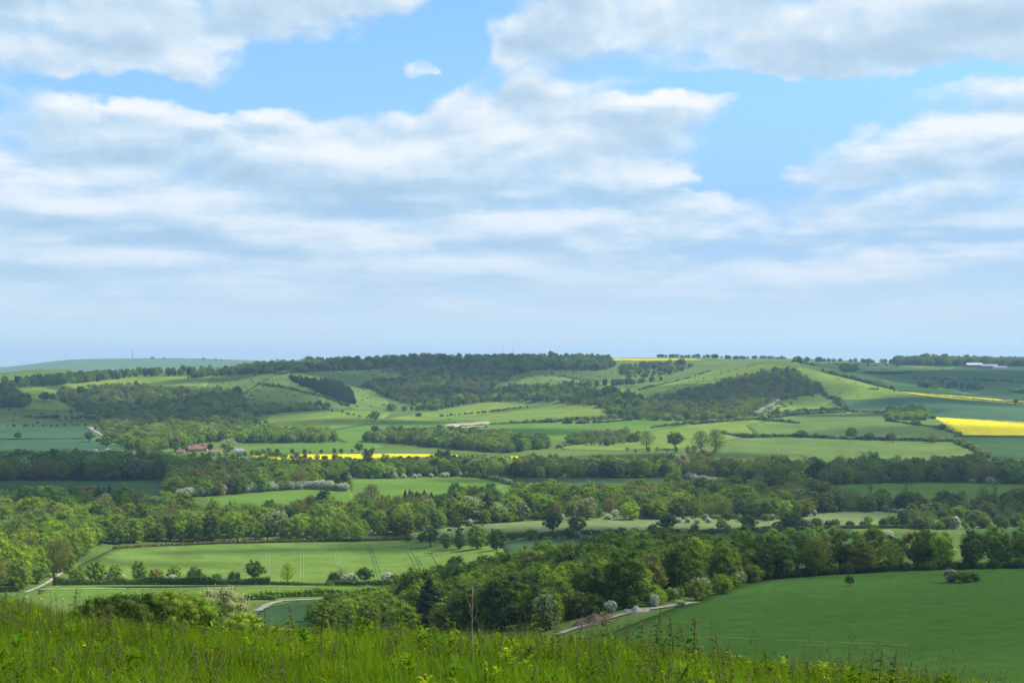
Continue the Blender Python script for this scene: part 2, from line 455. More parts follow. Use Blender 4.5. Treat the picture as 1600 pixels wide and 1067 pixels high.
def mat_leaf(name, base=None, trans=0.4, var=0.35, scale=6.0, spec=0.08):
    """foliage; colour from the thing's own tint unless a base is given"""
    m, k = new_mat(name)
    if base is None:
        at = k.n('ShaderNodeAttribute', attribute_type='INSTANCER', attribute_name='tint')
        col = at.outputs['Color']
    else:
        rgb = k.n('ShaderNodeRGB'); rgb.outputs[0].default_value = c4(base); col = rgb.outputs[0]
    tc = k.n('ShaderNodeTexCoord'); oi = k.n('ShaderNodeObjectInfo')
    P = k.vmath('ADD', tc.outputs['Object'], k.vmath('SCALE', (13.0, 7.0, 5.0)))
    sc_ = k.n('ShaderNodeVectorMath', operation='SCALE'); sc_.inputs[0].default_value = (31.0, 17.0, 23.0); k.put(sc_.inputs['Scale'], oi.outputs['Random'])
    P = k.vmath('ADD', tc.outputs['Object'], sc_.outputs[0])
    n1 = k.noise(P, scale, 3.0, 0.6); n2 = k.noise(P, scale * 7, 2.0, 0.6)
    f = k.math('ADD', k.math('MULTIPLY', n1, 0.55), k.math('MULTIPLY', n2, 0.45))
    br = k.rng(f, 0.3, 0.7, 1 - var, 1 + var, smooth=False)
    hs = k.n('ShaderNodeHueSaturation'); k.put(hs.inputs['Color'], col); k.put(hs.inputs['Value'], br)
    k.put(hs.inputs['Hue'], k.rng(n1, 0.3, 0.7, 0.485, 0.512, smooth=False))
    d = k.n('ShaderNodeBsdfPrincipled'); k.put(d.inputs['Base Color'], hs.outputs[0])
    d.inputs['Roughness'].default_value = 0.55; d.inputs['Specular IOR Level'].default_value = spec
    tr = k.n('ShaderNodeBsdfTranslucent')
    tcol = k.mix(1.0, hs.outputs[0], (1.25, 1.3, 0.6, 1.0), 'MULTIPLY'); k.put(tr.inputs[0], tcol)
    mx = k.n('ShaderNodeMixShader'); mx.inputs[0].default_value = trans
    k.put(mx.inputs[1], d.outputs[0]); k.put(mx.inputs[2], tr.outputs[0])
    o = k.n('ShaderNodeOutputMaterial'); k.put(o.inputs[0], mx.outputs[0])
    return m


M = {}
M['leaf'] = mat_leaf('leaf')
M['bark'] = mat_simple('bark', (0.10, 0.085, 0.065), 0.9, 0.35, 3.0, 0.1)
M['blossom'] = mat_leaf('blossom_petals', (0.70, 0.68, 0.60), 0.2, 0.12, 5.0)
M['candle'] = mat_leaf('candle_petals', (0.62, 0.58, 0.46), 0.2, 0.2, 5.0)

# ------------------------------------------------------------------ ground sheet
def build_ground():
    nx, ny = len(PXG), len(LDG)
    X = (PXG[:, None] - 800) / F * DG[None, :]
    Y = np.broadcast_to(DG[None, :], X.shape)
    V = np.stack([X, Y, ZG], -1).reshape(-1, 3)
    i, j = np.meshgrid(np.arange(nx - 1), np.arange(ny - 1), indexing='ij')
    a = (i * ny + j).ravel()
    Fc = np.stack([a, a + ny, a + ny + 1, a + 1], -1)
    me = mesh_from('ground', V, Fc, [mat_field('downland_grass', (0.086, 0.140, 0.028), (0.120, 0.172, 0.040), blotch=120.0, patch=(0.15, 0.178, 0.055, 0.45))], smooth=True)
    tag(link('ground', me), 'rolling green downland and valley floor reaching the skyline', kind='structure')


build_ground()


def inside_rows(poly, y):
    """x range of a polygon (single span) at row y"""
    xs = []
    n = len(poly)
    for i in range(n):
        (x0, y0), (x1, y1) = poly[i], poly[(i + 1) % n]
        if (y0 <= y < y1) or (y1 <= y < y0):
            xs.append(x0 + (y - y0) / (y1 - y0) * (x1 - x0))
    return (min(xs), max(xs)) if len(xs) >= 2 else None


LAYER = [0]


def field(name, label, poly, mat, dmin=60.0, step=1.3, cols=28):
    """a field laid on the ground: outline read from the photo, every corner put where it meets the land"""
    ys = [p[1] for p in poly]
    y0, y1 = min(ys), max(ys)
    rows = np.unique(np.concatenate([np.linspace(y0 + 1e-3, y1 - 1e-3, max(4, int((y1 - y0) / step) + 2)), [v + 1e-3 for v in ys if y0 < v < y1]]))
    P = []; ok = []
    for y in rows:
        sp = inside_rows(poly, y)
        if sp is None:
            continue
        jit = 0.0
        P.append(np.stack([np.linspace(sp[0], sp[1], cols), np.full(cols, y)], -1)); ok.append(y)
    P = np.array(P)
    W = cast(P[..., 0].ravel(), P[..., 1].ravel(), dmin)
    LAYER[0] += 1
    W[:, 2] += 0.06 + 0.00022 * W[:, 1] + 0.0015 * LAYER[0]
    r = len(ok)
    i, j = np.meshgrid(np.arange(r - 1), np.arange(cols - 1), indexing='ij')
    a = (i * cols + j).ravel()
    Fc = np.stack([a, a + cols, a + cols + 1, a + 1], -1)
    # skip quads that would bridge a hidden dip
    dep = W[:, 1][Fc]
    Fc = Fc[(dep.max(1) / dep.min(1)) < 1.25]
    # earth edge all round, so that the sheet meets the ground below it
    W2 = W.copy(); W2[:, 2] -= 0.5 + 0.0006 * W[:, 1]
    n0 = len(W); W = np.concatenate([W, W2])
    ring = [c for c in range(cols)] + [q * cols + cols - 1 for q in range(1, r)] + [(r - 1) * cols + c for c in range(cols - 2, -1, -1)] + [q * cols for q in range(r - 2, 0, -1)]
    rg = np.array(ring); rn = np.roll(rg, -1)
    near = np.abs(np.log(W[rg, 1] / W[rn, 1])) < 0.2
    Fc = np.concatenate([Fc, np.stack([rg, rn, rn + n0, rg + n0], -1)[near]])
    o = link(name, mesh_from(name, W, Fc, [mat], smooth=True))
    return tag(o, label, kind='structure')


def resample(pts, n):
    pts = np.asarray(pts, float)
    s = np.concatenate([[0], np.cumsum(np.linalg.norm(np.diff(pts, axis=0), axis=1))])
    q = np.linspace(0, s[-1], n)
    return np.stack([np.interp(q, s, pts[:, i]) for i in range(pts.shape[1])], -1)


def strip(name, label, pts, width, mat, dmin=60.0, n=60, kind='structure', lift=0.0):
    """track, lane or wheel mark of a real width laid along a line on the ground"""
    p = resample(pts, n)
    W = cast(p[:, 0], p[:, 1], dmin)
    T = np.gradient(W[:, :2], axis=0); T /= np.linalg.norm(T, axis=1)[:, None] + 1e-9
    N = np.stack([-T[:, 1], T[:, 0]], -1)
    wd = width * (1 + 0.18 * np.sin(np.arange(n) * 1.7) * np.sin(np.arange(n) * .6))
    L = W.copy(); Rr = W.copy()
    L[:, :2] += N * wd[:, None] / 2; Rr[:, :2] -= N * wd[:, None] / 2
    LAYER[0] += 1
    for A in (L, Rr):
        A[:, 2] = ground_z(A[:, 0], A[:, 1]) + 0.10 + 0.00026 * A[:, 1] + 0.0015 * LAYER[0] + lift
    V = np.concatenate([L, Rr]); a = np.arange(n - 1)
    Fc = np.stack([a, a + 1, a + 1 + n, a + n], -1)
    return tag(link(name, mesh_from(name, V, Fc, [mat], smooth=True)), label, kind=kind)


FM = {
    'barley': mat_field('barley_crop', (0.112, 0.183, 0.032), (0.150, 0.225, 0.044), blotch=24.0, patch=(0.100, 0.177, 0.032, 0.8)),
    'wheat': mat_field('wheat_crop', (0.044, 0.093, 0.030), (0.058, 0.111, 0.042), blotch=80.0, patch=(0.074, 0.142, 0.078, 0.3)),
    'wheat_rows': mat_field('wheat_crop_with_tramlines', (0.056, 0.113, 0.051), (0.072, 0.131, 0.060), 0.6, R(-58), 34.0, (0.030, 0.085, 0.057), blotch=90.0),
    'wheat_left': mat_field('wheat_crop_in_bands', (0.044, 0.099, 0.042), (0.060, 0.119, 0.051), 0.5, R(70), 30.0, (0.030, 0.089, 0.063), blotch=90.0),
    'spring': mat_field('spring_crop', (0.056, 0.124, 0.022), (0.076, 0.152, 0.027), 0.4, R(78), 3.2, (0.036, 0.084, 0.016), blotch=22.0, patch=(0.084, 0.146, 0.030, 0.8), fine=0.75),
    'pasture': mat_field('pasture', (0.140, 0.204, 0.030), (0.179, 0.241, 0.041), blotch=55.0, patch=(0.199, 0.244, 0.090, 0.35)),
    'lush': mat_field('lush_meadow', (0.092, 0.175, 0.023), (0.120, 0.204, 0.032), blotch=70.0, patch=(0.140, 0.208, 0.060, 0.4)),
    'rough': mat_field('rough_grass', (0.124, 0.176, 0.053), (0.177, 0.215, 0.081), blotch=18.0, patch=(0.231, 0.228, 0.136, 0.6)),
    'rape': mat_field('rape_in_flower', (0.60, 0.49, 0.010), (0.74, 0.60, 0.015), 0.45, R(-58), 26.0, (0.30, 0.30, 0.02), blotch=16.0, patch=(0.36, 0.37, 0.02, 0.7)),
    'rape_thin': mat_field('rape_half_in_flower', (0.36, 0.34, 0.03), (0.48, 0.43, 0.04), blotch=25.0, patch=(0.25, 0.30, 0.04, 0.6)),
    'chalk': mat_simple('bare_chalk_soil', (0.40, 0.34, 0.25), 0.95, 0.2, 0.08, 0.05),
    'track': mat_simple('chalk_track', (0.29, 0.265, 0.20), 0.95, 0.25, 0.3, 0.05),
    'wheel': mat_simple('bare_wheel_mark', (0.17, 0.215, 0.075), 0.95, 0.25, 0.4, 0.05),
    'wheel_dark': mat_simple('trodden_crop', (0.062, 0.110, 0.032), 0.95, 0.25, 0.4, 0.05),
    'path': mat_simple('worn_grass_path', (0.20, 0.23, 0.10), 0.95, 0.5, 0.12, 0.05),
    'earth': mat_simple('dug_earth', (0.12, 0.085, 0.06), 0.95, 0.4, 0.35, 0.05, bump=0.6),
    'rubble': mat_simple('chalk_rubble', (0.25, 0.22, 0.175), 0.95, 0.35, 0.5, 0.05, bump=0.6),
    'scarp': mat_field('scarp_turf', (0.103, 0.162, 0.034), (0.136, 0.193, 0.048), blotch=60.0, patch=(0.165, 0.198, 0.090, 0.4)),
}

FIELDS = [
    # name, label, material, outline
    ('field', 'wide smooth green field sloping down at the lower right', 'spring', [(1208, 903), (1400, 892), (1620, 887), (2060, 880), (2060, 1092), (840, 1092), (880, 1010), (962, 985), (1062, 946), (1150, 916)]),
    ('field', 'pale green barley field with wheel tracks at the lower left', 'barley', [(176, 857), (300, 851), (640, 845), (705, 851), (790, 857), (770, 884), (690, 898), (640, 912), (112, 908), (122, 884)]),
    ('field', 'narrow green strip below the dark lane hedge', 'lush', [(60, 917), (640, 914), (640, 926), (60, 932)]),
    ('field', 'small wheat patch beside the chalk track at lower left centre', 'wheat', [(415, 950), (470, 938), (640, 930), (640, 1008), (330, 1008)]),
    ('field', 'blue-green wheat field behind the near wood', 'wheat', [(780, 850), (830, 841), (960, 838), (1150, 832), (1330, 826), (1340, 850), (1150, 868), (800, 880)]),
    ('field', 'wheat field at the right edge behind the near tree line', 'wheat', [(1520, 828), (1700, 824), (1700, 880), (1520, 866)]),
    ('meadow', 'sunlit rough meadow between hawthorn hedges in mid valley', 'rough', [(640, 838), (700, 822), (830, 814), (960, 810), (1060, 813), (1240, 812), (1240, 824), (1000, 830), (840, 835), (700, 842)]),
    ('meadow', 'rough shaded meadow right of the lime-green tree', 'rough', [(1240, 804), (1420, 797), (1440, 815), (1300, 824), (1240, 824)]),
    ('field', 'bright grass field with two bare trees on the right', 'lush', [(1300, 757), (1460, 752), (1700, 757), (1700, 784), (1450, 783), (1320, 775)]),
    ('field', 'shaded wheat field behind the left wood', 'wheat', [(-60, 753), (275, 751), (300, 765), (200, 780), (-60, 782)]),
    ('field', 'lit green field between two woods left of centre', 'lush', [(545, 749), (650, 746), (768, 748), (800, 756), (760, 768), (600, 790), (545, 790)]),
    ('field', 'small field under the long row of white hawthorn', 'lush', [(330, 778), (430, 768), (545, 763), (560, 790), (420, 792), (330, 790)]),
    ('field', 'long dark wheat field in the centre of the valley', 'wheat', [(795, 749), (1010, 746), (1065, 748), (1130, 762), (1050, 775), (900, 775), (800, 762)]),
    ('field', 'thin band of yellow rape in flower left of centre', 'rape', [(392, 711), (480, 710.5), (600, 709), (712, 710), (716, 713), (640, 714), (560, 717), (440, 719), (392, 715)]),
    ('field', 'scrap of yellow rape showing between trees at centre', 'rape', [(795, 713), (845, 714), (840, 718), (800, 717)]),
    ('field', 'bright lawn-like pasture beside the red-roofed house', 'lush', [(250, 705), (400, 697), (560, 691), (600, 697), (570, 704), (400, 708), (260, 712)]),
    ('field', 'pale rounded pasture below the grassy scarp at left centre', 'pasture', [(395, 664), (420, 650), (560, 641), (610, 646), (590, 660), (490, 672), (400, 672)]),
    ('field', 'long green crop field across the middle of the view', 'lush', [(490, 676), (580, 662), (800, 652), (1000, 650), (1082, 652), (1078, 660), (960, 683), (830, 694), (690, 674), (540, 692)]),
    ('field', 'pale curved pasture below the central wood', 'pasture', [(590, 657), (660, 645), (770, 628), (836, 633), (720, 652), (620, 662)]),
    ('field', 'sunlit domed pasture below the wooded combe', 'pasture', [(700, 655), (830, 640), (890, 628), (960, 638), (945, 648), (820, 661), (720, 665)]),
    ('bare_plot', 'strip of bare pale chalk soil in the middle fields', 'chalk', [(684, 668), (700, 663), (765, 658), (780, 663), (740, 667), (690, 671)]),
    ('field', 'green pasture climbing between hedges right of centre', 'pasture', [(870, 696), (960, 684), (1090, 662), (1180, 655), (1230, 662), (1180, 690), (1000, 705), (880, 702)]),
    ('field', 'broad mid-green field above the right-hand wood', 'scarp', [(1125, 690), (1180, 681), (1400, 686), (1500, 692), (1530, 712), (1500, 722), (1100, 722)]),
    ('field', 'darker pasture below the bright copse on the right', 'scarp', [(1165, 665), (1230, 650), (1330, 642), (1480, 658), (1500, 680), (1480, 690), (1300, 684), (1180, 680)]),
    ('field', 'wheat field ruled with dark tramlines on the right', 'wheat_rows', [(1300, 628), (1420, 620), (1620, 632), (1800, 640), (1800, 672), (1620, 664), (1480, 655), (1330, 645)]),
    ('field', 'brilliant yellow rape field at the right edge', 'rape', [(1458, 652), (1620, 661), (1800, 668), (1800, 690), (1600, 681), (1502, 681)]),
    ('field', 'dark green field under the yellow field at right', 'wheat', [(1490, 683), (1600, 683), (1800, 690), (1800, 722), (1540, 716)]),
    ('field', 'thin yellow strip of rape crossing the far right fields', 'rape_thin', [(1404, 612), (1500, 619), (1620, 629), (1800, 640), (1800, 646), (1620, 633), (1500, 625), (1440, 618)]),
    ('field', 'blue-green wheat plateau under the right skyline', 'wheat', [(1250, 569), (1400, 566), (1620, 571), (1800, 574), (1800, 638), (1620, 628), (1500, 618), (1390, 608), (1300, 584)]),
    ('field', 'paler band of pasture high on the right plateau', 'scarp', [(1290, 573), (1400, 571), (1500, 575), (1480, 579), (1330, 580)]),
    ('field', 'sunlit pasture slope beside the wooded spur', 'pasture', [(1222, 573), (1260, 577), (1330, 594), (1400, 611), (1440, 622), (1300, 626), (1285, 610), (1250, 588)]),
    ('field', 'small bright paddock below the wooded spur', 'pasture', [(1205, 638), (1225, 622), (1290, 616), (1305, 622), (1280, 640), (1210, 646)]),
    ('field', 'blue-green wheat field at the left edge below the hill', 'wheat_left', [(-80, 669), (130, 665), (152, 670), (140, 685), (-80, 687)]),
    ('field', 'banded wheat field at the left with round trees behind', 'wheat_left', [(-80, 688), (140, 686), (165, 692), (215, 705), (180, 713), (-80, 713)]),
    ('field', 'sunlit hill pasture below the ridge trees on the left', 'pasture', [(20, 612), (60, 604), (130, 598), (200, 590), (330, 587), (322, 604), (230, 606), (150, 612), (95, 626), (110, 640), (40, 640), (30, 625)]),
    ('field', 'strip of yellow rape on the central skyline', 'rape_thin', [(950, 560.5), (1000, 560), (1085, 561), (1100, 563), (1000, 564), (955, 563.5)]),
    ('field', 'sunlit grassy back of the central spur', 'pasture', [(950, 614), (1000, 604), (1060, 592), (1110, 580), (1200, 569), (1225, 574), (1190, 582), (1130, 598), (1060, 608), (990, 618)]),
    ('field', 'open turf slope in the head of the combe', 'scarp', [(800, 600), (830, 580), (960, 580), (1000, 590), (950, 602), (880, 610)]),
    ('field', 'smooth turf bowl between dark pines and the central wood', 'scarp', [(370, 620), (420, 590), (500, 580), (600, 577), (610, 590), (575, 605), (610, 632), (560, 640), (440, 634)]),
]
for nm, lb, mt, poly in FIELDS:
    field(nm, lb, poly, FM[mt])

# wheel marks, lanes and tracks
for i, (pts, dark) in enumerate([
        ([(417, 860), (415, 905)], 0), ([(423, 860), (419, 905)], 0), ([(470.5, 855), (469, 904)], 0), ([(475, 855), (474, 904)], 0),
        ([(521, 852), (526, 884)], 0), ([(525, 852), (531, 884)], 0), ([(573, 851), (581, 870), (590, 902)], 1), ([(577, 851), (586, 870), (596, 902)], 1),
        ([(632, 860), (642, 872), (652, 894)], 1), ([(641, 860), (649, 872), (658, 892)], 1), ([(650, 868), (660, 885)], 1), ([(672, 864), (684, 884)], 1), ([(748, 864), (760, 874)], 1)]):
    strip('wheel_track', 'dark wheel mark in the pale barley' if dark else 'pale bare wheel mark in the barley', pts, 0.5, FM['wheel_dark' if dark else 'wheel'], n=30)
strip('lane', 'pale farm lane running below the dark hedge', [(60, 921), (150, 920), (250, 920), (420, 917), (500, 916)], 2.6, FM['track'])
strip('lane', 'short pale lane climbing out of the left wood', [(40, 926), (60, 918), (75, 910), (105, 890), (112, 884)], 1.7, FM['track'])
strip('track', 'chalk track curving beside the small wheat patch', [(402, 955), (420, 944), (440, 939), (500, 936), (560, 934)], 3.4, FM['track'])
strip('track', 'rutted chalk track by the spoil heaps at the wood edge', [(870, 992), (900, 981), (940, 970), (980, 958), (1020, 951), (1062, 945), (1085, 941)], 4.5, FM['track'])
for i_, pts_ in enumerate([[(1100, 995), (1150, 998), (1185, 1000)], [(1210, 1001), (1290, 1004)], [(1312, 1005), (1390, 1009), (1420, 1010)]]):
    strip('path', ('left', 'middle', 'right')[i_] + ' scrap of worn chalky path across the big right field', pts_, 0.4, FM['path'], n=24)
strip('track', 'pale chalk path climbing beside the left wheat field', [(205, 698), (180, 690), (160, 680), (146, 672), (141, 668)], 7.0, FM['track'], n=30)
#strip('verge', 'uncultivated grassy verge line along the top of the big field', [(1180, 916), (1330, 911), (1480, 908), (1620, 908)], 2.2, FM['lush'])

# ------------------------------------------------------------------ plant prototypes (unit height 1, foot at the origin)
def unit(v):
    return v / (np.linalg.norm(v, axis=-1, keepdims=True) + 1e-9)


ICO = None


def ico_core():
    global ICO
    if ICO is None:
        bm = bmesh.new(); bmesh.ops.create_icosphere(bm, subdivisions=1, radius=1.0)
        bm.verts.ensure_lookup_table()
        ICO = (np.array([v.co[:] for v in bm.verts]), np.array([[v.index for v in f.verts] for f in bm.faces]))
        bm.free()
    return ICO


def leaf_quads(r, C, rad, n_each, size, flat=0.8, rnd=0.75, up_bias=0.0):
    """n_each small leaf-spray faces spread over each lobe (centres C, radii rad)"""
    V = []
    for c, ra, n in zip(C, rad, n_each):
        dirs = unit(r.normal(size=(n, 3)))
        dirs[:, 2] += up_bias; dirs = unit(dirs)
        rr = ra * (0.68 + 0.58 * r.random(n) ** 1.6)
        sq = np.array([0.8 + 0.45 * r.random(), 0.8 + 0.45 * r.random(), flat * (0.75 + 0.35 * r.random())])
        P = c + dirs * rr[:, None] * sq
        nrm = unit(dirs * 0.9 + r.normal(size=(n, 3)) * rnd)
        a = unit(np.cross(nrm, r.normal(size=(n, 3)))); b = np.cross(nrm, a)
        s = size * (0.55 + 0.9 * r.random(n))[:, None]; s2 = s * (0.5 + 0.5 * r.random(n))[:, None]
        bend = nrm * s * 0.35
        V.append(np.stack([P - a * s, P - b * s2 + bend * 0.4, P + a * s, P + b * s2 + bend * .4], 1))
    V = np.concatenate(V).reshape(-1, 3)
    Fq = np.arange(len(V)).reshape(-1, 4)
    return V, Fq


def lobes_round(r, n, w, h0, h1, rad, top=0.0, lean=0.0, ragged=1.0):
    """lobe centres on and in an egg-shaped crown between heights h0 and h1, width w"""
    C, ra = [], []
    hc, hh = (h0 + h1) / 2, (h1 - h0) / 2
    for i in range(n):
        u = (i + 0.5) / n
        zz = 1 - 2 * u + top * (1 - u) * 0.25
        th = i * 2.39996 + r.random() * 0.9
        rr = math.sqrt(max(0.0, 1 - min(1, zz * zz)))
        q = rad * (0.75 + 0.55 * r.random())
        k = 0.95 + ragged * (0.62 * r.random() - 0.31)
        x = math.cos(th) * rr * (w / 2 - q * 0.7) * k + lean * zz
        y = math.sin(th) * rr * (w / 2 - q * 0.7) * k
        z = hc + zz * (hh - q * 0.65) * (0.9 + 0.12 * r.random())
        C.append((x, y, z)); ra.append(q)
    for _ in range(3 if ragged > .7 else 0):
        a_ = r.random() * 6.283; q = rad * (0.5 + 0.3 * r.random())
        C.append((math.cos(a_) * w * .22, math.sin(a_) * w * .22, h1 - q * .6 + .03 * r.normal())); ra.append(q)
    C.append((0, 0, hc)); ra.append(min(w / 2, hh) * 0.62)
    return np.array(C), np.array(ra)


def crown_mesh(name, seed, n, w, h0, h1, rad, quads, size, core=True, top=0.0, flat=0.85, rnd=0.75, lean=0.0, ragged=1.0):
    r = np.random.default_rng(seed)
    C, ra = lobes_round(r, n, w, h0, h1, rad, top, lean, ragged)
    wt = ra ** 2; wt[-1] *= 0.15
    ne = np.maximum(3, (quads * wt / wt.sum())).astype(int)
    V, Fq = leaf_quads(r, C, ra, ne, size, flat, rnd)
    if core:
        iv, it = ico_core()
        vs, fs = [V], [np.concatenate([Fq[:, [0, 1, 2]], Fq[:, [0, 2, 3]]])]
        o = len(V)
        for c, q in zip(C, ra):
            jit = 0.50 + 0.22 * r.random(len(iv))
            vs.append(c + iv * q * jit[:, None] * np.array([1, 1, flat])); fs.append(it + o); o += len(iv)
        V = np.concatenate(vs); Fq = np.concatenate(fs)
    return V, Fq, (C, ra)


def trunk_mesh(seed, h, r0, limbs=5, spread=0.3, fork=0.3, n=6):
    rr = random.Random(seed)
    mb = MB()
    pts = [(0, 0, -0.03)]
    x = y = 0.0
    for i in range(1, 6):
        x += rr.uniform(-.012, .012); y += rr.uniform(-.012, .012)
        pts.append((x, y, h * i / 5))
    mb.tube(pts, [r0 * 1.35, r0, r0 * .85, r0 * .7, r0 * .5, r0 * .2], n)
    for i in range(limbs):
        a = i * 2.4 + rr.random(); z = h * (fork + (0.95 - fork) * i / max(1, limbs))
        L = spread * rr.uniform(.7, 1.1)
        p0 = (x * z / h, y * z / h, z)
        p1 = (math.cos(a) * L * .5, math.sin(a) * L * .5, z + L * .45)
        p2 = (math.cos(a) * L, math.sin(a) * L, z + L * .75)
        mb.tube([p0, p1, p2], [r0 * .5, r0 * .32, r0 * .12], 5)
    return mb


PROTO = {}          # kind -> list of dicts(crown, trunk, blossom, joined)
PROTO_COL = bpy.data.collections.new('plant_patterns')      # not linked to the scene
JIDX = {}


def add_proto(kind, V, Fq, trunk=None, blossom=None, bl_mat='blossom'):
    i = len(PROTO.setdefault(kind, []))
    cm = mesh_from('crown', V, Fq, [M['leaf']])
    e = {'crown': cm}
    Vs = [V]; Fs = [f.tolist() for f in Fq]; mi = [0] * len(Fq); off = len(V)
    mats = [M['leaf']]
    if trunk is not None:
        e['trunk'] = mesh_from('trunk', trunk.v, trunk.f, [M['bark']], smooth=True)
        Vs.append(np.array(trunk.v)); Fs += [[a + off for a in f] for f in trunk.f]; mi += [1] * len(trunk.f); off += len(trunk.v)
    if blossom is not None:
        bv, bf = blossom
        e['blossom'] = mesh_from('blossom', bv, bf, [M[bl_mat]])
        Vs.append(bv); Fs += (bf + off).tolist(); mi += [2] * len(bf)
    jm = bpy.data.meshes.new('plant')
    jm.from_pydata(np.concatenate(Vs).tolist(), [], Fs); jm.update()
    for mm in (M['leaf'], M['bark'], M[bl_mat]):
        jm.materials.append(mm)
    jm.polygons.foreach_set('material_index', np.array(mi, np.int32))
    jo = bpy.data.objects.new('%03d_plant' % len(JIDX), jm); PROTO_COL.objects.link(jo)
    e['j'] = len(JIDX); JIDX[(kind, i)] = e['j']
    PROTO[kind].append(e)


def blossom_on(seed, C, ra, n, size, flat=0.85, up=0.55):
    r = np.random.default_rng(seed)
    wt = ra ** 2; wt[-1] *= 0.1
    ne = np.maximum(1, (n * wt / wt.sum())).astype(int)
    return leaf_quads(r, C, ra * 1.10, ne, size, flat, 0.6, up)


def candles_on(seed, C, ra, n, size):
    """upright white flower spikes over the outside of a chestnut crown"""
    r = np.random.default_rng(seed)
    V, Fc = [], []
    pr = ra ** 2; pr[-1] = 0; pr /= pr.sum()
    for i in range(n):
        j = r.choice(len(ra), p=pr)
        d = unit(r.normal(size=3) + np.array([0, 0, 0.5]))
        p = C[j] + d * ra[j] * 1.04
        b = len(V); s = size * (0.7 + 0.6 * r.random())
        for a in range(3):
            V.append(p + np.array([math.cos(a * 2.1) * s * .42, math.sin(a * 2.1) * s * .42, -s * .3]))
        V.append(p + np.array([d[0] * s * .2, d[1] * s * .2, s * 1.15]))
        Fc += [[b, b + 1, b + 3], [b + 1, b + 2, b + 3], [b + 2, b, b + 3]]
    return np.array(V), np.array(Fc)


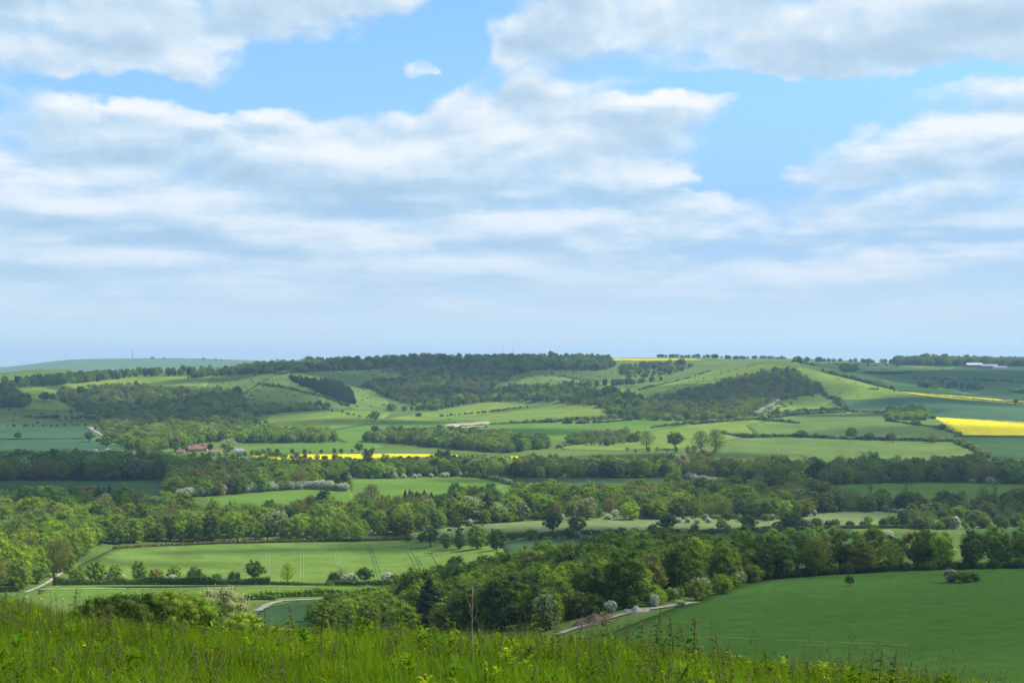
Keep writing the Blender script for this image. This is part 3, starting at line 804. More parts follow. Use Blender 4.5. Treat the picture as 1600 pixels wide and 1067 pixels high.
def build_protos():
    # round and spreading broadleaf trees
    specs = [(26, .86, .03, 1.0, .15, 0), (30, .98, .0, 1.0, .145, 0), (24, .74, .04, 1.0, .14, .3), (34, 1.10, .02, .98, .14, 0), (22, .66, .0, 1.0, .135, .2), (28, .9, .0, 1.0, .16, -.2), (30, 1.0, .05, 1.0, .135, .4), (26, .8, .02, 1.0, .145, 0)]
    for i, (n, w, h0, h1, rad, top) in enumerate(specs):
        V, Fq, _ = crown_mesh('c', 100 + i, n, w, h0, h1, rad, 4200, .0165, True, top, .85, .85, random.uniform(-.05, .05))
        add_proto('broad', V, Fq, trunk_mesh(200 + i, .62, .030))
    # oak standing clear, with a trunk to be seen
    for i in range(2):
        V, Fq, _ = crown_mesh('c', 140 + i, 26, 1.02, .24, 1.0, .145, 2600, .018, True, 0)
        add_proto('oak', V, Fq, trunk_mesh(240 + i, .7, .036, 6, .32, .35))
    # ash just coming into leaf: thin crown, limbs showing
    for i in range(3):
        V, Fq, _ = crown_mesh('c', 160 + i, 30, .80, .12, 1.0, .15, 2900, .0155, False, .2)
        add_proto('ash', V, Fq, trunk_mesh(260 + i, .9, .026, 12, .34, .2))
    # nearly bare tree
    for i in range(2):
        V, Fq, _ = crown_mesh('c', 170 + i, 24, .85, .2, 1.0, .15, 1100, .011, False, .2)
        tm = trunk_mesh(270 + i, .96, .026, 22, .36, .16)
        add_proto('bare', V, Fq, tm)
    # horse chestnut with candles
    for i in range(3):
        V, Fq, (C, ra) = crown_mesh('c', 180 + i, 26, .88, .07, 1.0, .155, 2600, .018, True, .2)
        add_proto('chestnut', V, Fq, trunk_mesh(280 + i, .6, .03), candles_on(380 + i, C, ra, 1300, .0145), 'candle')
    # pines / firs
    for i in range(3):
        r = np.random.default_rng(300 + i)
        C, ra = [], []
        for j in range(16):
            z = .14 + .82 * j / 15
            w = (.24 if i < 2 else .30) * (1 - (j / 15) ** 1.3) + .03
            for q in range(3 if j < 13 else 1):
                a = j * 1.3 + q * 2.1 + r.random() * .6
                C.append((math.cos(a) * w * .6, math.sin(a) * w * .6, z)); ra.append(w * .55 + .02)
        C = np.array(C); ra = np.array(ra)
        V, Fq = leaf_quads(r, C, ra, np.full(len(ra), 48), .019, .7, .9)
        iv, it = ico_core(); vs, fs, o = [V], [np.concatenate([Fq[:, [0, 1, 2]], Fq[:, [0, 2, 3]]])], len(V)
        for c, q in zip(C, ra):
            vs.append(c + iv * q * .7); fs.append(it + o); o += len(iv)
        add_proto('conifer', np.concatenate(vs), np.concatenate(fs), trunk_mesh(320 + i, .95, .022, 0))
    # old pine with a flat ragged top
    C = np.array([(-.12, 0, .92), (.10, .04, .95), (.26, -.03, .86), (-.28, .05, .80), (.02, -.08, .80), (.34, .02, .72), (-.18, -.1, .66), (.12, .1, .64)])
    ra = np.array([.10, .09, .08, .09, .10, .06, .07, .07])
    V, Fq = leaf_quads(np.random.default_rng(333), C, ra, np.full(8, 160), .018, .45, .8)
    add_proto('pine', V, Fq, trunk_mesh(334, .92, .03, 7, .34, .55))
    # poplar-like tall tree
    V, Fq, _ = crown_mesh('c', 350, 22, .42, .08, 1.0, .12, 1800, .017, True, .4)
    add_proto('poplar', V, Fq, trunk_mesh(351, .7, .022))
    # round bushes and shrubs reaching the ground
    for i in range(3):
        V, Fq, _ = crown_mesh('c', 400 + i, 20, 1.25 + .2 * i, .0, 1.0, .25, 2400, .028, True, 0, .85, .85, 0, .45)
        add_proto('bush', V, Fq, trunk_mesh(410 + i, .5, .03, 3, .3))
    # hawthorn in blossom: bush and small tree
    for i in range(3):
        V, Fq, (C, ra) = crown_mesh('c', 420 + i, 20, 1.15 + .15 * i, .0, 1.0, .24, 1900, .03, True, 0, .85, .85, 0, .5)
        add_proto('may', V, Fq, trunk_mesh(430 + i, .5, .03, 3, .3), blossom_on(440 + i, C, ra, 2600 + 300 * i, .030))
    for i in range(2):
        V, Fq, (C, ra) = crown_mesh('c', 450 + i, 20, 1.15, .0, 1.0, .24, 2000, .03, True, 0, .85, .85, 0, .5)
        add_proto('may_thin', V, Fq, trunk_mesh(455 + i, .5, .03, 3, .3), blossom_on(460 + i, C, ra, 800, .028))
    # finer-leaved shrubs for the bank close by
    for i in range(3):
        V, Fq, _ = crown_mesh('c', 480 + i, 34, 1.3, .0, 1.0, .21, 9000, .0125, True, 0, .85, .95, 0, .5)
        add_proto('shrub', V, Fq, trunk_mesh(485 + i, .5, .03, 3, .3))
    V, Fq, (C, ra) = crown_mesh('c', 490, 34, 1.2, .0, 1.0, .21, 8000, .0125, True, 0, .85, .95, 0, .35)
    add_proto('shrub_may', V, Fq, trunk_mesh(491, .5, .03, 3, .3), blossom_on(492, C, ra, 2600, .0085))
    # willow-like: smooth, pale, fine
    V, Fq, _ = crown_mesh('c', 470, 26, 1.35, .0, 1.0, .2, 3000, .018, True, 0, 1.0, .5)
    add_proto('willow', V, Fq, trunk_mesh(471, .5, .03, 3, .3))


build_protos()

# ------------------------------------------------------------------ planting
PLANTS = []     # dict(x,y,z,h,w,kind,var,tint,region, name, label...)
TINTS = {
    'mid': [(0.144, 0.220, 0.020), (0.161, 0.242, 0.020), (0.126, 0.199, 0.018), (0.175, 0.249, 0.023)],
    'dark': [(0.074, 0.125, 0.015), (0.086, 0.141, 0.016), (0.064, 0.111, 0.015)],
    'lime': [(0.225, 0.305, 0.020), (0.205, 0.290, 0.022), (0.245, 0.310, 0.022)],
    'fresh': [(0.227, 0.321, 0.021), (0.247, 0.339, 0.025), (0.202, 0.302, 0.021)],
    'olive': [(0.184, 0.198, 0.031), (0.193, 0.191, 0.036), (0.164, 0.189, 0.034)],
    'grey': [(0.242, 0.253, 0.076), (0.221, 0.241, 0.072)],
    'gold': [(0.230, 0.215, 0.028), (0.210, 0.205, 0.028)],
    'brown': [(0.175, 0.160, 0.042), (0.155, 0.150, 0.045)],
    'pine': [(0.035, 0.060, 0.017), (0.042, 0.069, 0.019)],
    'copper': [(0.093, 0.030, 0.019)],
}
WORDS = {'mid': 'mid-green', 'dark': 'dark green', 'lime': 'lime-green', 'fresh': 'fresh green', 'olive': 'olive-green', 'grey': 'grey-green', 'gold': 'golden', 'brown': 'brownish', 'pine': 'blackish-green', 'copper': 'dark red'}
KINDW = {'broad': ('broadleaf tree', 'tree'), 'oak': ('round-headed tree', 'tree'), 'ash': ('thinly leaved tree', 'tree'), 'bare': ('almost bare tree', 'tree'), 'chestnut': ('pale-blossomed tree', 'tree'), 'conifer': ('pointed conifer', 'tree'), 'pine': ('ragged flat-topped pine', 'tree'), 'poplar': ('slim upright tree', 'tree'),
         'bush': ('bush', 'bush'), 'may': ('white-blossomed bush', 'bush'), 'may_thin': ('white-flecked bush', 'bush'), 'willow': ('willow-like bush', 'bush'), 'shrub': ('leafy shrub', 'bush'), 'shrub_may': ('blossoming shrub', 'bush')}
WAYNAME = {'broad': 'broadleaf_tree', 'oak': 'round_tree', 'ash': 'thin_tree', 'bare': 'bare_tree', 'chestnut': 'blossoming_tree', 'conifer': 'conifer', 'pine': 'pine_tree', 'poplar': 'upright_tree', 'bush': 'bush', 'may': 'blossoming_bush', 'may_thin': 'flecked_bush', 'willow': 'willow_bush', 'shrub': 'leafy_shrub', 'shrub_may': 'hawthorn_shrub'}


def tint_of(t, r):
    c = TINTS[t][r.integers(len(TINTS[t]))]
    k = 0.78 + 0.44 * r.random()
    return (c[0] * k * (0.94 + .12 * r.random()), c[1] * k, c[2] * k * (0.9 + .2 * r.random()))


def plant(p, h, w, kind, t, region, label=None, keep=False):
    r = rng
    var = int(r.integers(len(PROTO[kind])))
    PLANTS.append(dict(x=float(p[0]), y=float(p[1]), z=float(p[2]), h=float(h), w=float(w), kind=kind, var=var, t=t, tint=tint_of(t, r), rot=float(r.random() * 6.283), region=region, label=label, keep=keep))


def single(px, py, hpx, wide, kind, t, label, region='single', dmin=60.0):
    """one tree or bush standing where its foot is seen in the photo; height read in pixels and turned into metres"""
    p = cast(px, py, dmin)[0]
    h = hpx / F * p[1]
    plant(p, h, h * wide, kind, t, region, label, True)


def pick(r, table):
    ks = list(table); w = np.array([table[k] for k in ks], float)
    return ks[r.choice(len(ks), p=w / w.sum())]


def in_poly(poly, x, y):
    n = len(poly); c = np.zeros(len(x), bool)
    for i in range(n):
        (x0, y0), (x1, y1) = poly[i], poly[(i + 1) % n]
        if y0 == y1:
            continue
        hit = ((y0 > y) != (y1 > y)) & (x < (x1 - x0) * (y - y0) / (y1 - y0) + x0)
        c ^= hit
    return c


def wood(region, poly, gap, h, mixk, mixt, wide=(0.75, 1.1), dmin=60.0, cap=900, light=None):
    r = rng
    P = np.array(poly, float)
    n = 7000
    x = r.uniform(P[:, 0].min(), P[:, 0].max(), n); y = r.uniform(P[:, 1].min(), P[:, 1].max(), n)
    m = in_poly(poly, x, y); x, y = x[m], y[m]
    if len(x) == 0:
        return
    W = cast(x, y, dmin); W1 = cast(x, y - 0.25, dmin)
    area = W[:, 1] * np.clip(np.abs(W1[:, 1] - W[:, 1]), 0.01, W[:, 1] * 0.06)
    order = r.permutation(len(x))
    key = -np.log(r.random(len(x))) / area           # weighted random order
    order = np.argsort(key)
    kept = []; grid = {}
    for i in order:
        if len(kept) >= cap:
            break
        g = gap * (0.8 + 0.5 * r.random())
        cx, cyy = int(W[i, 0] // gap), int(W[i, 1] // gap)
        bad = False
        for a in (-1, 0, 1):
            for b in (-1, 0, 1):
                for j in grid.get((cx + a, cyy + b), ()):
                    if (W[i, 0] - W[j, 0]) ** 2 + (W[i, 1] - W[j, 1]) ** 2 < g * g:
                        bad = True
        if bad:
            continue
        grid.setdefault((cx, cyy), []).append(i); kept.append(i)
    for i in kept:
        kd = pick(r, mixk); hh = r.uniform(h[0] * .82, h[1] * 1.06)
        if kd in ('bush', 'may', 'may_thin'):
            hh *= 0.42
        t = pick(r, mixt)
        if kd in ('conifer', 'pine'):
            t = 'pine'
        if kd in ('bare', 'ash') and t in ('lime', 'fresh', 'dark'):
            t = 'olive'
        if r.random() < .12:
            hh *= r.uniform(1.12, 1.32)
        plant(W[i], hh, hh * r.uniform(wide[0] * .98, wide[1] * 1.22), kd, t, region)


def row(region, pts, gap, h, mixk, mixt, wide=(0.8, 1.2), dmin=60.0, jit=0.5):
    """a line of trees or bushes following a hedge line"""
    r = rng
    p = resample(pts, 400); W = cast(p[:, 0], p[:, 1], dmin)
    s = np.concatenate([[0], np.cumsum(np.linalg.norm(np.diff(W[:, :2], axis=0), axis=1))])
    q = 0.0
    while q < s[-1]:
        x = np.interp(q, s, W[:, 0]) + r.normal() * gap * jit * .3; y = np.interp(q, s, W[:, 1]) + r.normal() * gap * jit * .5
        kd = pick(r, mixk); hh = r.uniform(*h)
        if kd in ('bush', 'may', 'may_thin', 'willow') and h[1] > 9:
            hh *= 0.45
        t = pick(r, mixt)
        if kd in ('conifer', 'pine'):
            t = 'pine'
        plant((x, y, float(ground_z(x, y))), hh, hh * r.uniform(*wide), kd, t, region)
        q += gap * r.uniform(.7, 1.35)


REG = {   # key: (where one tree of it stands, label of the rest taken as one mass)
    'nearwood': ('in the near wood beside the spoil heaps', 'crowded crowns filling the near wood beside the spoil heaps'),
    'nearline': ('in the tall line behind the big right field', 'undergrowth and further trees behind the big right field'),
    'leftlane': ('in the lit clump over the left lane', 'further trees of the lit clump over the lane at lower left'),
    'valley': ('in the long valley wood behind the barley field', 'deep mass of the long valley wood behind the barley field'),
    'valleydark': ('in the shaded wood behind the lime-green tree', 'shaded mass of wood behind the lime-green tree'),
    'leftbelt': ('in the dark belt below the left wheat fields', 'dark belt of trees below the left wheat fields'),
    'midleft': ('in the rounded wood above the white hawthorn row', 'rounded wood above the white hawthorn row'),
    'midbelt': ('in the belt behind the central wheat', 'tree belt behind the central wheat field'),
    'rightbelt': ('in the shaded belt below the right-hand pasture', 'shaded tree belt below the right-hand pasture'),
    'rightscrub': ('in the shaded scrub of the right middle distance', 'shaded scrub of the right middle distance'),
    'righthedge': ('on the hedge line behind the near right trees', 'bushy growth on the hedge line behind the near right trees'),
    'midwood': ('in the wood above the thin yellow field', 'wood above the thin yellow field'),
    'spinney': ('in the small spinney right of centre', 'spinney right of the wood above the yellow field'),
    'housewood': ('in the sunny wood behind the red-roofed house', 'sunny wood behind the red-roofed house'),
    'hillwood': ('in the shaded hanging wood on the left hill', 'shaded hanging wood on the left hill'),
    'ridgerow': ('in the row along the left ridge', 'row of trees along the left ridge'),
    'leftedge': ('in the dark clump at the left edge of the hill', 'dark clump at the left edge of the hill'),
    'ridgewood': ('in the wood along the crest left of centre', 'wood along the crest left of centre'),
    'ridgedark': ('in the dark wood along the central crest', 'dark wood along the central crest'),
    'combe': ('in the wooded combe in the centre', 'mixed wood filling the central combe'),
    'combefoot': ('along the foot of the central combe', 'broad band of wood along the foot of the central combe'),
    'spur': ('on the wooded front of the spur', 'brown-green wood covering the front of the spur'),
    'pinestrip': ('in the blackish strip on the turf slope', 'blackish strip of pines slanting down the turf slope'),
    'footwood': ('at the foot of the turf bowl', 'low wood at the foot of the turf bowl'),
    'skyline': ('on the right skyline', 'long belt of trees on the right skyline'),
    'farskyline': ('on the distant central skyline', 'thin distant line of trees on the central skyline'),
    'copse': ('in the bright copse by the yellow field', 'bright copse by the yellow field'),
    'hedges': ('on a hedge of the far fields', 'bushes of the hedges between the far fields'),
    'bank': ('on the bank below the grass in front', 'shrubs on the bank below the grass in front'),
    'farhill': ('on the pale hill far off at left', 'specks of scrub on the pale hill far off at left'),
}
BR = {'broad': 6, 'oak': 1, 'ash': 1}
# --- near wood and the line behind the right-hand field
wood('nearwood', [(640, 972), (655, 945), (720, 925), (800, 905), (900, 893), (1000, 887), (1130, 880), (1190, 888), (1195, 903), (1140, 914), (1062, 932), (985, 948), (900, 962), (860, 985), (700, 985)], 9.5, (11, 15.5), {'broad': 9, 'oak': 1, 'conifer': .5}, {'mid': 4, 'dark': 4, 'fresh': 2.2, 'lime': .7, 'olive': .5}, (.8, 1.05), cap=260)
wood('nearwood', [(485, 975), (500, 962), (640, 950), (700, 960), (700, 985), (500, 990)], 8.5, (7.5, 9.5), {'broad': 5}, {'fresh': 2, 'mid': 3}, (.95, 1.25), cap=40)
row('nearline', [(1192, 905), (1260, 899), (1400, 891), (1500, 889), (1600, 886), (1700, 884)], 9.5, (10, 14), {'broad': 7, 'oak': 1, 'ash': 1.2}, {'dark': 4, 'mid': 5, 'olive': 1, 'fresh': 1.5}, (.75, 1.05))
row('nearline', [(1180, 897), (1260, 890), (1400, 882), (1500, 880), (1600, 878), (1700, 876)], 11, (11, 15.5), {'broad': 7, 'ash': 1}, {'dark': 4, 'mid': 4, 'olive': 1, 'fresh': 1}, (.8, 1.05))
row('nearline', [(1195, 905), (1400, 892.5), (1600, 888), (1700, 886)], 5, (2.5, 4.5), {'bush': 5}, {'dark': 5, 'mid': 2}, (1.1, 1.6))
row('nearwood', [(905, 962), (960, 952), (1010, 946), (1062, 934), (1110, 926), (1150, 914), (1190, 906)], 6, (3.5, 6.5), {'bush': 6, 'may_thin': 1, 'broad': 3}, {'mid': 4, 'fresh': 3, 'lime': .6, 'olive': 1}, (1.0, 1.4))
# --- lower left
wood('leftlane', [(-60, 925), (-60, 880), (30, 868), (100, 855), (135, 858), (128, 872), (108, 884), (80, 905), (55, 917), (20, 926)], 10, (13, 17), {'broad': 7, 'ash': 1}, {'fresh': 4, 'mid': 3, 'lime': 2, 'olive': .7}, (.7, .95), cap=70)
# --- the long valley wood
wood('valley', [(-60, 872), (140, 852), (300, 842), (600, 842), (640, 838), (690, 822), (800, 815), (830, 811), (960, 807), (1000, 803), (1000, 790), (900, 782), (700, 788), (600, 800), (560, 808), (420, 815), (300, 812), (240, 796), (150, 790), (-60, 792)], 10.1, (12, 17), {'broad': 9, 'oak': 1, 'ash': 1.2, 'chestnut': .7, 'conifer': .12, 'may': .35}, {'mid': 5, 'fresh': 4, 'dark': 1.8, 'lime': 1.3, 'olive': 1.2, 'brown': .08}, (.75, 1.1), cap=1240)
wood('valleydark', [(900, 783), (1000, 790), (1010, 809), (1230, 811), (1310, 800), (1290, 775), (1200, 768), (1060, 772)], 10.1, (12, 15.5), {'broad': 9, 'ash': 3.5, 'may_thin': .4, 'chestnut': .2}, {'mid': 4, 'dark': 3, 'olive': 2.5, 'fresh': 1}, (.8, 1.15), cap=600)
row('valley', [(140, 853), (200, 848), (300, 845), (420, 844), (560, 845)], 11, (11, 16), {'broad': 8, 'oak': 1, 'ash': .6}, {'fresh': 3, 'mid': 4, 'dark': 2, 'lime': .7}, (.85, 1.1))
row('valley', [(690, 824), (760, 818), (830, 813), (900, 810), (960, 808)], 11, (6, 13), {'broad': 6, 'may': 3.2, 'bush': 1, 'chestnut': 1}, {'fresh': 4, 'mid': 3, 'lime': 1}, (.85, 1.2))
# --- left belts
wood('leftbelt', [(-60, 752), (270, 750), (275, 735), (150, 731), (-60, 733)], 9.4, (16, 21), {'broad': 8, 'ash': 2, 'chestnut': 1.1}, {'dark': 4, 'mid': 4, 'olive': 1.2}, (.7, .95), cap=340)
wood('midleft', [(270, 775), (330, 775), (480, 762), (535, 760), (530, 745), (420, 736), (270, 744)], 9.4, (14, 18), {'broad': 8, 'ash': 2.0}, {'mid': 4, 'fresh': 3, 'olive': 1.5}, (.8, 1.1), cap=300)
row('midleft', [(283, 777), (330, 774), (400, 768), (480, 763), (545, 768)], 4.0, (6.5, 9), {'may': 9, 'bush': 1}, {'mid': 1, 'fresh': 1}, (.9, 1.2), jit=.35)
wood('midbelt', [(530, 745), (600, 748), (700, 744), (800, 747), (1000, 747), (1060, 747), (1060, 733), (800, 731), (700, 734), (600, 735), (530, 737)], 9.4, (11, 16), {'broad': 8, 'chestnut': 1.3, 'ash': 1, 'may': .5, 'oak': 1}, {'mid': 4, 'dark': 4, 'fresh': 1.4, 'olive': .6}, (.8, 1.1), cap=520)
row('midbelt', [(548, 749), (600, 748), (700, 746)], 9, (4, 6), {'may': 4, 'bush': 1}, {'mid': 1}, (.9, 1.3))
row('midbelt', [(690, 742), (745, 746), (775, 752), (800, 758)], 7, (4.5, 6.5), {'may_thin': 3, 'bush': 3, 'may': 1.5}, {'mid': 1, 'olive': 1}, (1.0, 1.5))
wood('rightbelt', [(1060, 747), (1200, 757), (1300, 758), (1460, 754), (1660, 758), (1660, 742), (1480, 738), (1200, 738), (1060, 733)], 9.4, (12, 18), {'broad': 7, 'ash': 4, 'chestnut': .8, 'may_thin': .4, 'bare': .5}, {'mid': 4, 'dark': 2.4, 'olive': 3, 'fresh': .8}, (.7, 1.0), cap=600)
row('rightbelt', [(1062, 745), (1090, 752), (1130, 757), (1200, 760)], 5, (5, 7), {'may': 6, 'may_thin': 2}, {'mid': 1}, (1.0, 1.3), jit=.3)
row('rightbelt', [(1310, 756), (1370, 754), (1450, 752), (1530, 755), (1640, 758)], 8, (4, 7), {'may': 4, 'bush': 5, 'may_thin': 2}, {'mid': 2, 'dark': 2}, (1.0, 1.6))
# --- right middle distance
wood('rightscrub', [(1230, 790), (1300, 778), (1330, 785), (1480, 790), (1600, 782), (1660, 784), (1660, 806), (1500, 803), (1400, 800), (1300, 800), (1240, 803)], 9.4, (7, 13), {'broad': 6, 'bush': 2, 'ash': 2, 'may_thin': 1, 'may': .7, 'bare': .6}, {'mid': 4, 'olive': 2.5, 'dark': 2.5}, (.85, 1.25), cap=440)
row('righthedge', [(1210, 828), (1290, 826), (1400, 822), (1500, 826), (1600, 822), (1680, 818)], 8, (4, 9), {'broad': 3, 'bush': 5, 'may_thin': 2, 'may': 1.0}, {'mid': 3, 'dark': 4}, (1.0, 1.4))
wood('righthedge', [(1390, 818), (1440, 806), (1600, 806), (1680, 808), (1680, 824), (1500, 828), (1400, 826)], 12, (6, 11), {'broad': 5, 'bush': 3, 'may_thin': 1, 'ash': 1}, {'mid': 3, 'dark': 3, 'olive': 1}, (.9, 1.3), cap=110)
row('righthedge', [(1150, 880), (1190, 862), (1230, 850), (1290, 846), (1340, 844)], 10, (6, 10), {'broad': 5, 'bush': 2, 'conifer': .5}, {'mid': 4, 'dark': 2}, (.9, 1.2))
# --- valley side beyond
wood('midwood', [(570, 690), (600, 682), (700, 678), (800, 688), (860, 700), (790, 708), (700, 702), (620, 694)], 8.6, (11, 15), {'broad': 8, 'chestnut': .4, 'may_thin': .3, 'ash': 1}, {'mid': 4, 'dark': 3, 'fresh': 2, 'olive': 1}, (.85, 1.15), cap=540)
row('midwood', [(400, 712), (480, 718), (560, 721), (640, 721), (720, 718), (800, 718), (880, 716)], 9, (3.5, 8), {'bush': 4, 'broad': 3, 'may_thin': 1, 'may': .4}, {'dark': 3, 'mid': 3}, (.9, 1.3))
row('midwood', [(420, 709), (520, 708), (600, 705)], 13, (3, 7), {'bush': 4, 'broad': 1}, {'dark': 3, 'mid': 2}, (.9, 1.3))
wood('spinney', [(880, 694), (900, 684), (980, 682), (1000, 690), (950, 697)], 8.6, (8, 12), {'broad': 5, 'ash': 3, 'bush': 1}, {'mid': 3, 'olive': 3, 'fresh': 1}, (.85, 1.2), cap=90)
row('spinney', [(980, 706), (1040, 706), (1100, 708)], 12, (6, 11), {'ash': 2, 'broad': 2, 'bush': 2}, {'olive': 3, 'mid': 2}, (.9, 1.2))
wood('housewood', [(195, 700), (205, 678), (300, 672), (400, 675), (520, 681), (525, 692), (400, 692), (340, 690), (290, 697), (230, 706)], 8.6, (11, 15), {'broad': 8, 'ash': .6, 'chestnut': .25}, {'fresh': 4, 'mid': 3, 'lime': 1.3, 'olive': .6}, (.85, 1.15), cap=510)
row('housewood', [(215, 716), (260, 716), (330, 712), (390, 712), (420, 706)], 10, (4, 8), {'bush': 4, 'broad': 2, 'may_thin': 1}, {'fresh': 3, 'mid': 3}, (.9, 1.3))
row('leftbelt', [(-40, 714), (60, 713), (150, 715), (220, 716)], 14, (3, 5), {'bush': 4, 'may_thin': 1}, {'fresh': 2, 'mid': 3, 'olive': 1}, (1.2, 2.0))
# --- hills
wood('hillwood', [(92, 624), (100, 615), (150, 608), (215, 602), (240, 612), (300, 613), (372, 612), (388, 640), (400, 662), (300, 676), (210, 690), (165, 690), (155, 655), (120, 640)], 9.9, (9, 13), {'broad': 8, 'ash': 3, 'may_thin': .8}, {'mid': 4, 'dark': 2, 'olive': 3, 'grey': .8, 'fresh': 1.5}, (.9, 1.25), cap=1260)
row('ridgerow', [(-40, 612), (0, 610), (40, 604), (130, 598), (200, 590), (260, 587), (330, 586)], 15, (14, 19), {'broad': 8}, {'mid': 4, 'dark': 3, 'fresh': 1}, (.85, 1.15))
row('ridgerow', [(-40, 606), (40, 599), (130, 592), (220, 585), (330, 582)], 16, (14, 18), {'broad': 8}, {'mid': 4, 'dark': 4}, (.85, 1.15))
wood('leftedge', [(-60, 638), (38, 636), (42, 628), (20, 616), (-60, 618)], 9.2, (12, 17), {'broad': 6}, {'dark': 3, 'mid': 1}, (.9, 1.1), cap=180)
wood('ridgewood', [(290, 592), (340, 583), (400, 573), (480, 568.5), (560, 566), (640, 561.5), (720, 561), (712, 571), (600, 575), (560, 578), (400, 584)], 11.2, (11, 15), {'broad': 8, 'ash': 1, 'may_thin': .6}, {'mid': 4, 'dark': 4, 'olive': 1}, (.9, 1.25), cap=1290)
wood('ridgewood', [(600, 575), (712, 571), (780, 578), (760, 592), (690, 600), (640, 590)], 14.5, (6, 11), {'broad': 5, 'may_thin': 2.5, 'bush': 3, 'ash': 1}, {'mid': 4, 'olive': 3}, (.9, 1.4), cap=510)
wood('ridgedark', [(712, 572), (730, 563), (850, 561), (950, 562), (962, 572), (940, 579), (830, 579), (790, 590), (740, 590)], 11.2, (11, 16), {'broad': 8, 'ash': 1}, {'dark': 4, 'mid': 4, 'olive': 1}, (.9, 1.15), cap=990)
wood('ridgedark', [(968, 574), (1060, 567), (1085, 572), (1050, 585), (985, 592), (968, 585)], 12.5, (8, 12), {'broad': 6, 'may_thin': 2, 'bush': 1}, {'mid': 3, 'dark': 2, 'olive': 2}, (.9, 1.3), cap=510)
wood('combe', [(568, 604), (590, 597), (640, 596), (690, 600), (740, 590), (790, 592), (770, 606), (730, 620), (660, 636), (620, 628)], 11.2, (9, 13), {'broad': 7, 'ash': 3, 'conifer': .3}, {'mid': 3, 'dark': 3, 'olive': 2.5, 'brown': 1}, (.9, 1.2), cap=900)
wood('combefoot', [(600, 642), (650, 640), (700, 625), (760, 610), (850, 608), (950, 615), (1000, 622), (1010, 645), (1100, 650), (1170, 652), (1100, 660), (1000, 656), (960, 650), (935, 635), (850, 627), (760, 628), (680, 642)], 10.6, (10, 14), {'broad': 8, 'ash': 2, 'conifer': .15}, {'mid': 4, 'fresh': 2.4, 'dark': 2, 'olive': 2}, (.9, 1.2), cap=1260)
row('combe', [(880, 605), (930, 605), (990, 600), (1030, 594)], 16, (9, 13), {'broad': 5}, {'dark': 4, 'mid': 1}, (.9, 1.2))
row('combe', [(800, 606), (870, 610), (930, 612)], 16, (8, 12), {'broad': 5, 'ash': 2}, {'dark': 2, 'mid': 2, 'olive': 2}, (.9, 1.2))
wood('spur', [(985, 636), (1040, 622), (1100, 608), (1160, 592), (1210, 580), (1240, 584), (1270, 600), (1286, 614), (1215, 628), (1190, 645), (1160, 655), (1080, 652), (1000, 645)], 9.9, (9, 13), {'broad': 6, 'ash': 5}, {'olive': 4, 'mid': 3, 'brown': .8, 'dark': 1.5, 'grey': .8, 'fresh': 1}, (.85, 1.15), cap=1440)
row('spur', [(1182, 650), (1200, 640), (1215, 630)], 9, (6, 9), {'may': 5, 'bush': 1}, {'mid': 1}, (1, 1.3))
wood('pinestrip', [(454, 593), (480, 595), (530, 603), (548, 612), (554, 632), (540, 632), (505, 618), (470, 602)], 6.5, (8, 11), {'conifer': 2, 'broad': 3}, {'pine': 1}, (.75, .95), cap=720)
wood('footwood', [(392, 645), (420, 636), (500, 634), (515, 640), (460, 643), (400, 650)], 8.6, (8, 11), {'broad': 6, 'bush': 1}, {'mid': 3, 'fresh': 2}, (.9, 1.2), cap=210)
row('footwood', [(515, 640), (540, 646), (575, 654), (596, 656)], 14, (3.5, 6), {'may_thin': 3, 'bush': 3}, {'mid': 2, 'olive': 2}, (1.0, 1.5))
wood('skyline', [(1395, 569), (1460, 567.5), (1560, 569), (1680, 571), (1680, 574), (1560, 573), (1500, 572.5), (1410, 571)], 11.2, (16, 24), {'broad': 8}, {'mid': 3, 'dark': 3}, (.9, 1.2), cap=510)
row('skyline', [(1240, 566), (1300, 565.5), (1350, 566.5), (1400, 568)], 30, (9, 15), {'broad': 5}, {'dark': 3, 'mid': 1}, (1.0, 1.6))
row('farskyline', [(720, 559), (800, 557.5), (860, 557.5), (950, 558)], 16, (5, 9), {'broad': 5, 'bush': 3}, {'dark': 3, 'mid': 1}, (1.2, 2.0))
row('farskyline', [(1030, 558.5), (1090, 559), (1160, 560), (1230, 561)], 15, (6, 11), {'broad': 5}, {'dark': 3}, (1.2, 2.0))
row('skyline', [(1250, 569), (1300, 571), (1350, 572), (1420, 573)], 45, (5, 8), {'bush': 3}, {'dark': 3}, (1.0, 1.6))
wood('copse', [(1385, 653), (1390, 642), (1430, 640), (1452, 650), (1445, 657), (1410, 657)], 7.3, (7, 10), {'broad': 5, 'may_thin': 1}, {'lime': 2, 'fresh': 3, 'mid': 1}, (1.0, 1.3), cap=180)
wood('hedges', [(1315, 583), (1335, 582), (1335, 579.5), (1318, 579.5)], 16, (11, 15), {'broad': 4}, {'dark': 1}, (1.0, 1.3), cap=14)
wood('hedges', [(1430, 604), (1470, 602), (1540, 607), (1530, 609), (1450, 607)], 17, (7, 12), {'broad': 4}, {'dark': 3, 'mid': 1}, (1.0, 1.3), cap=60)
HB = {'bush': 5, 'may_thin': 1.5, 'broad': 1}
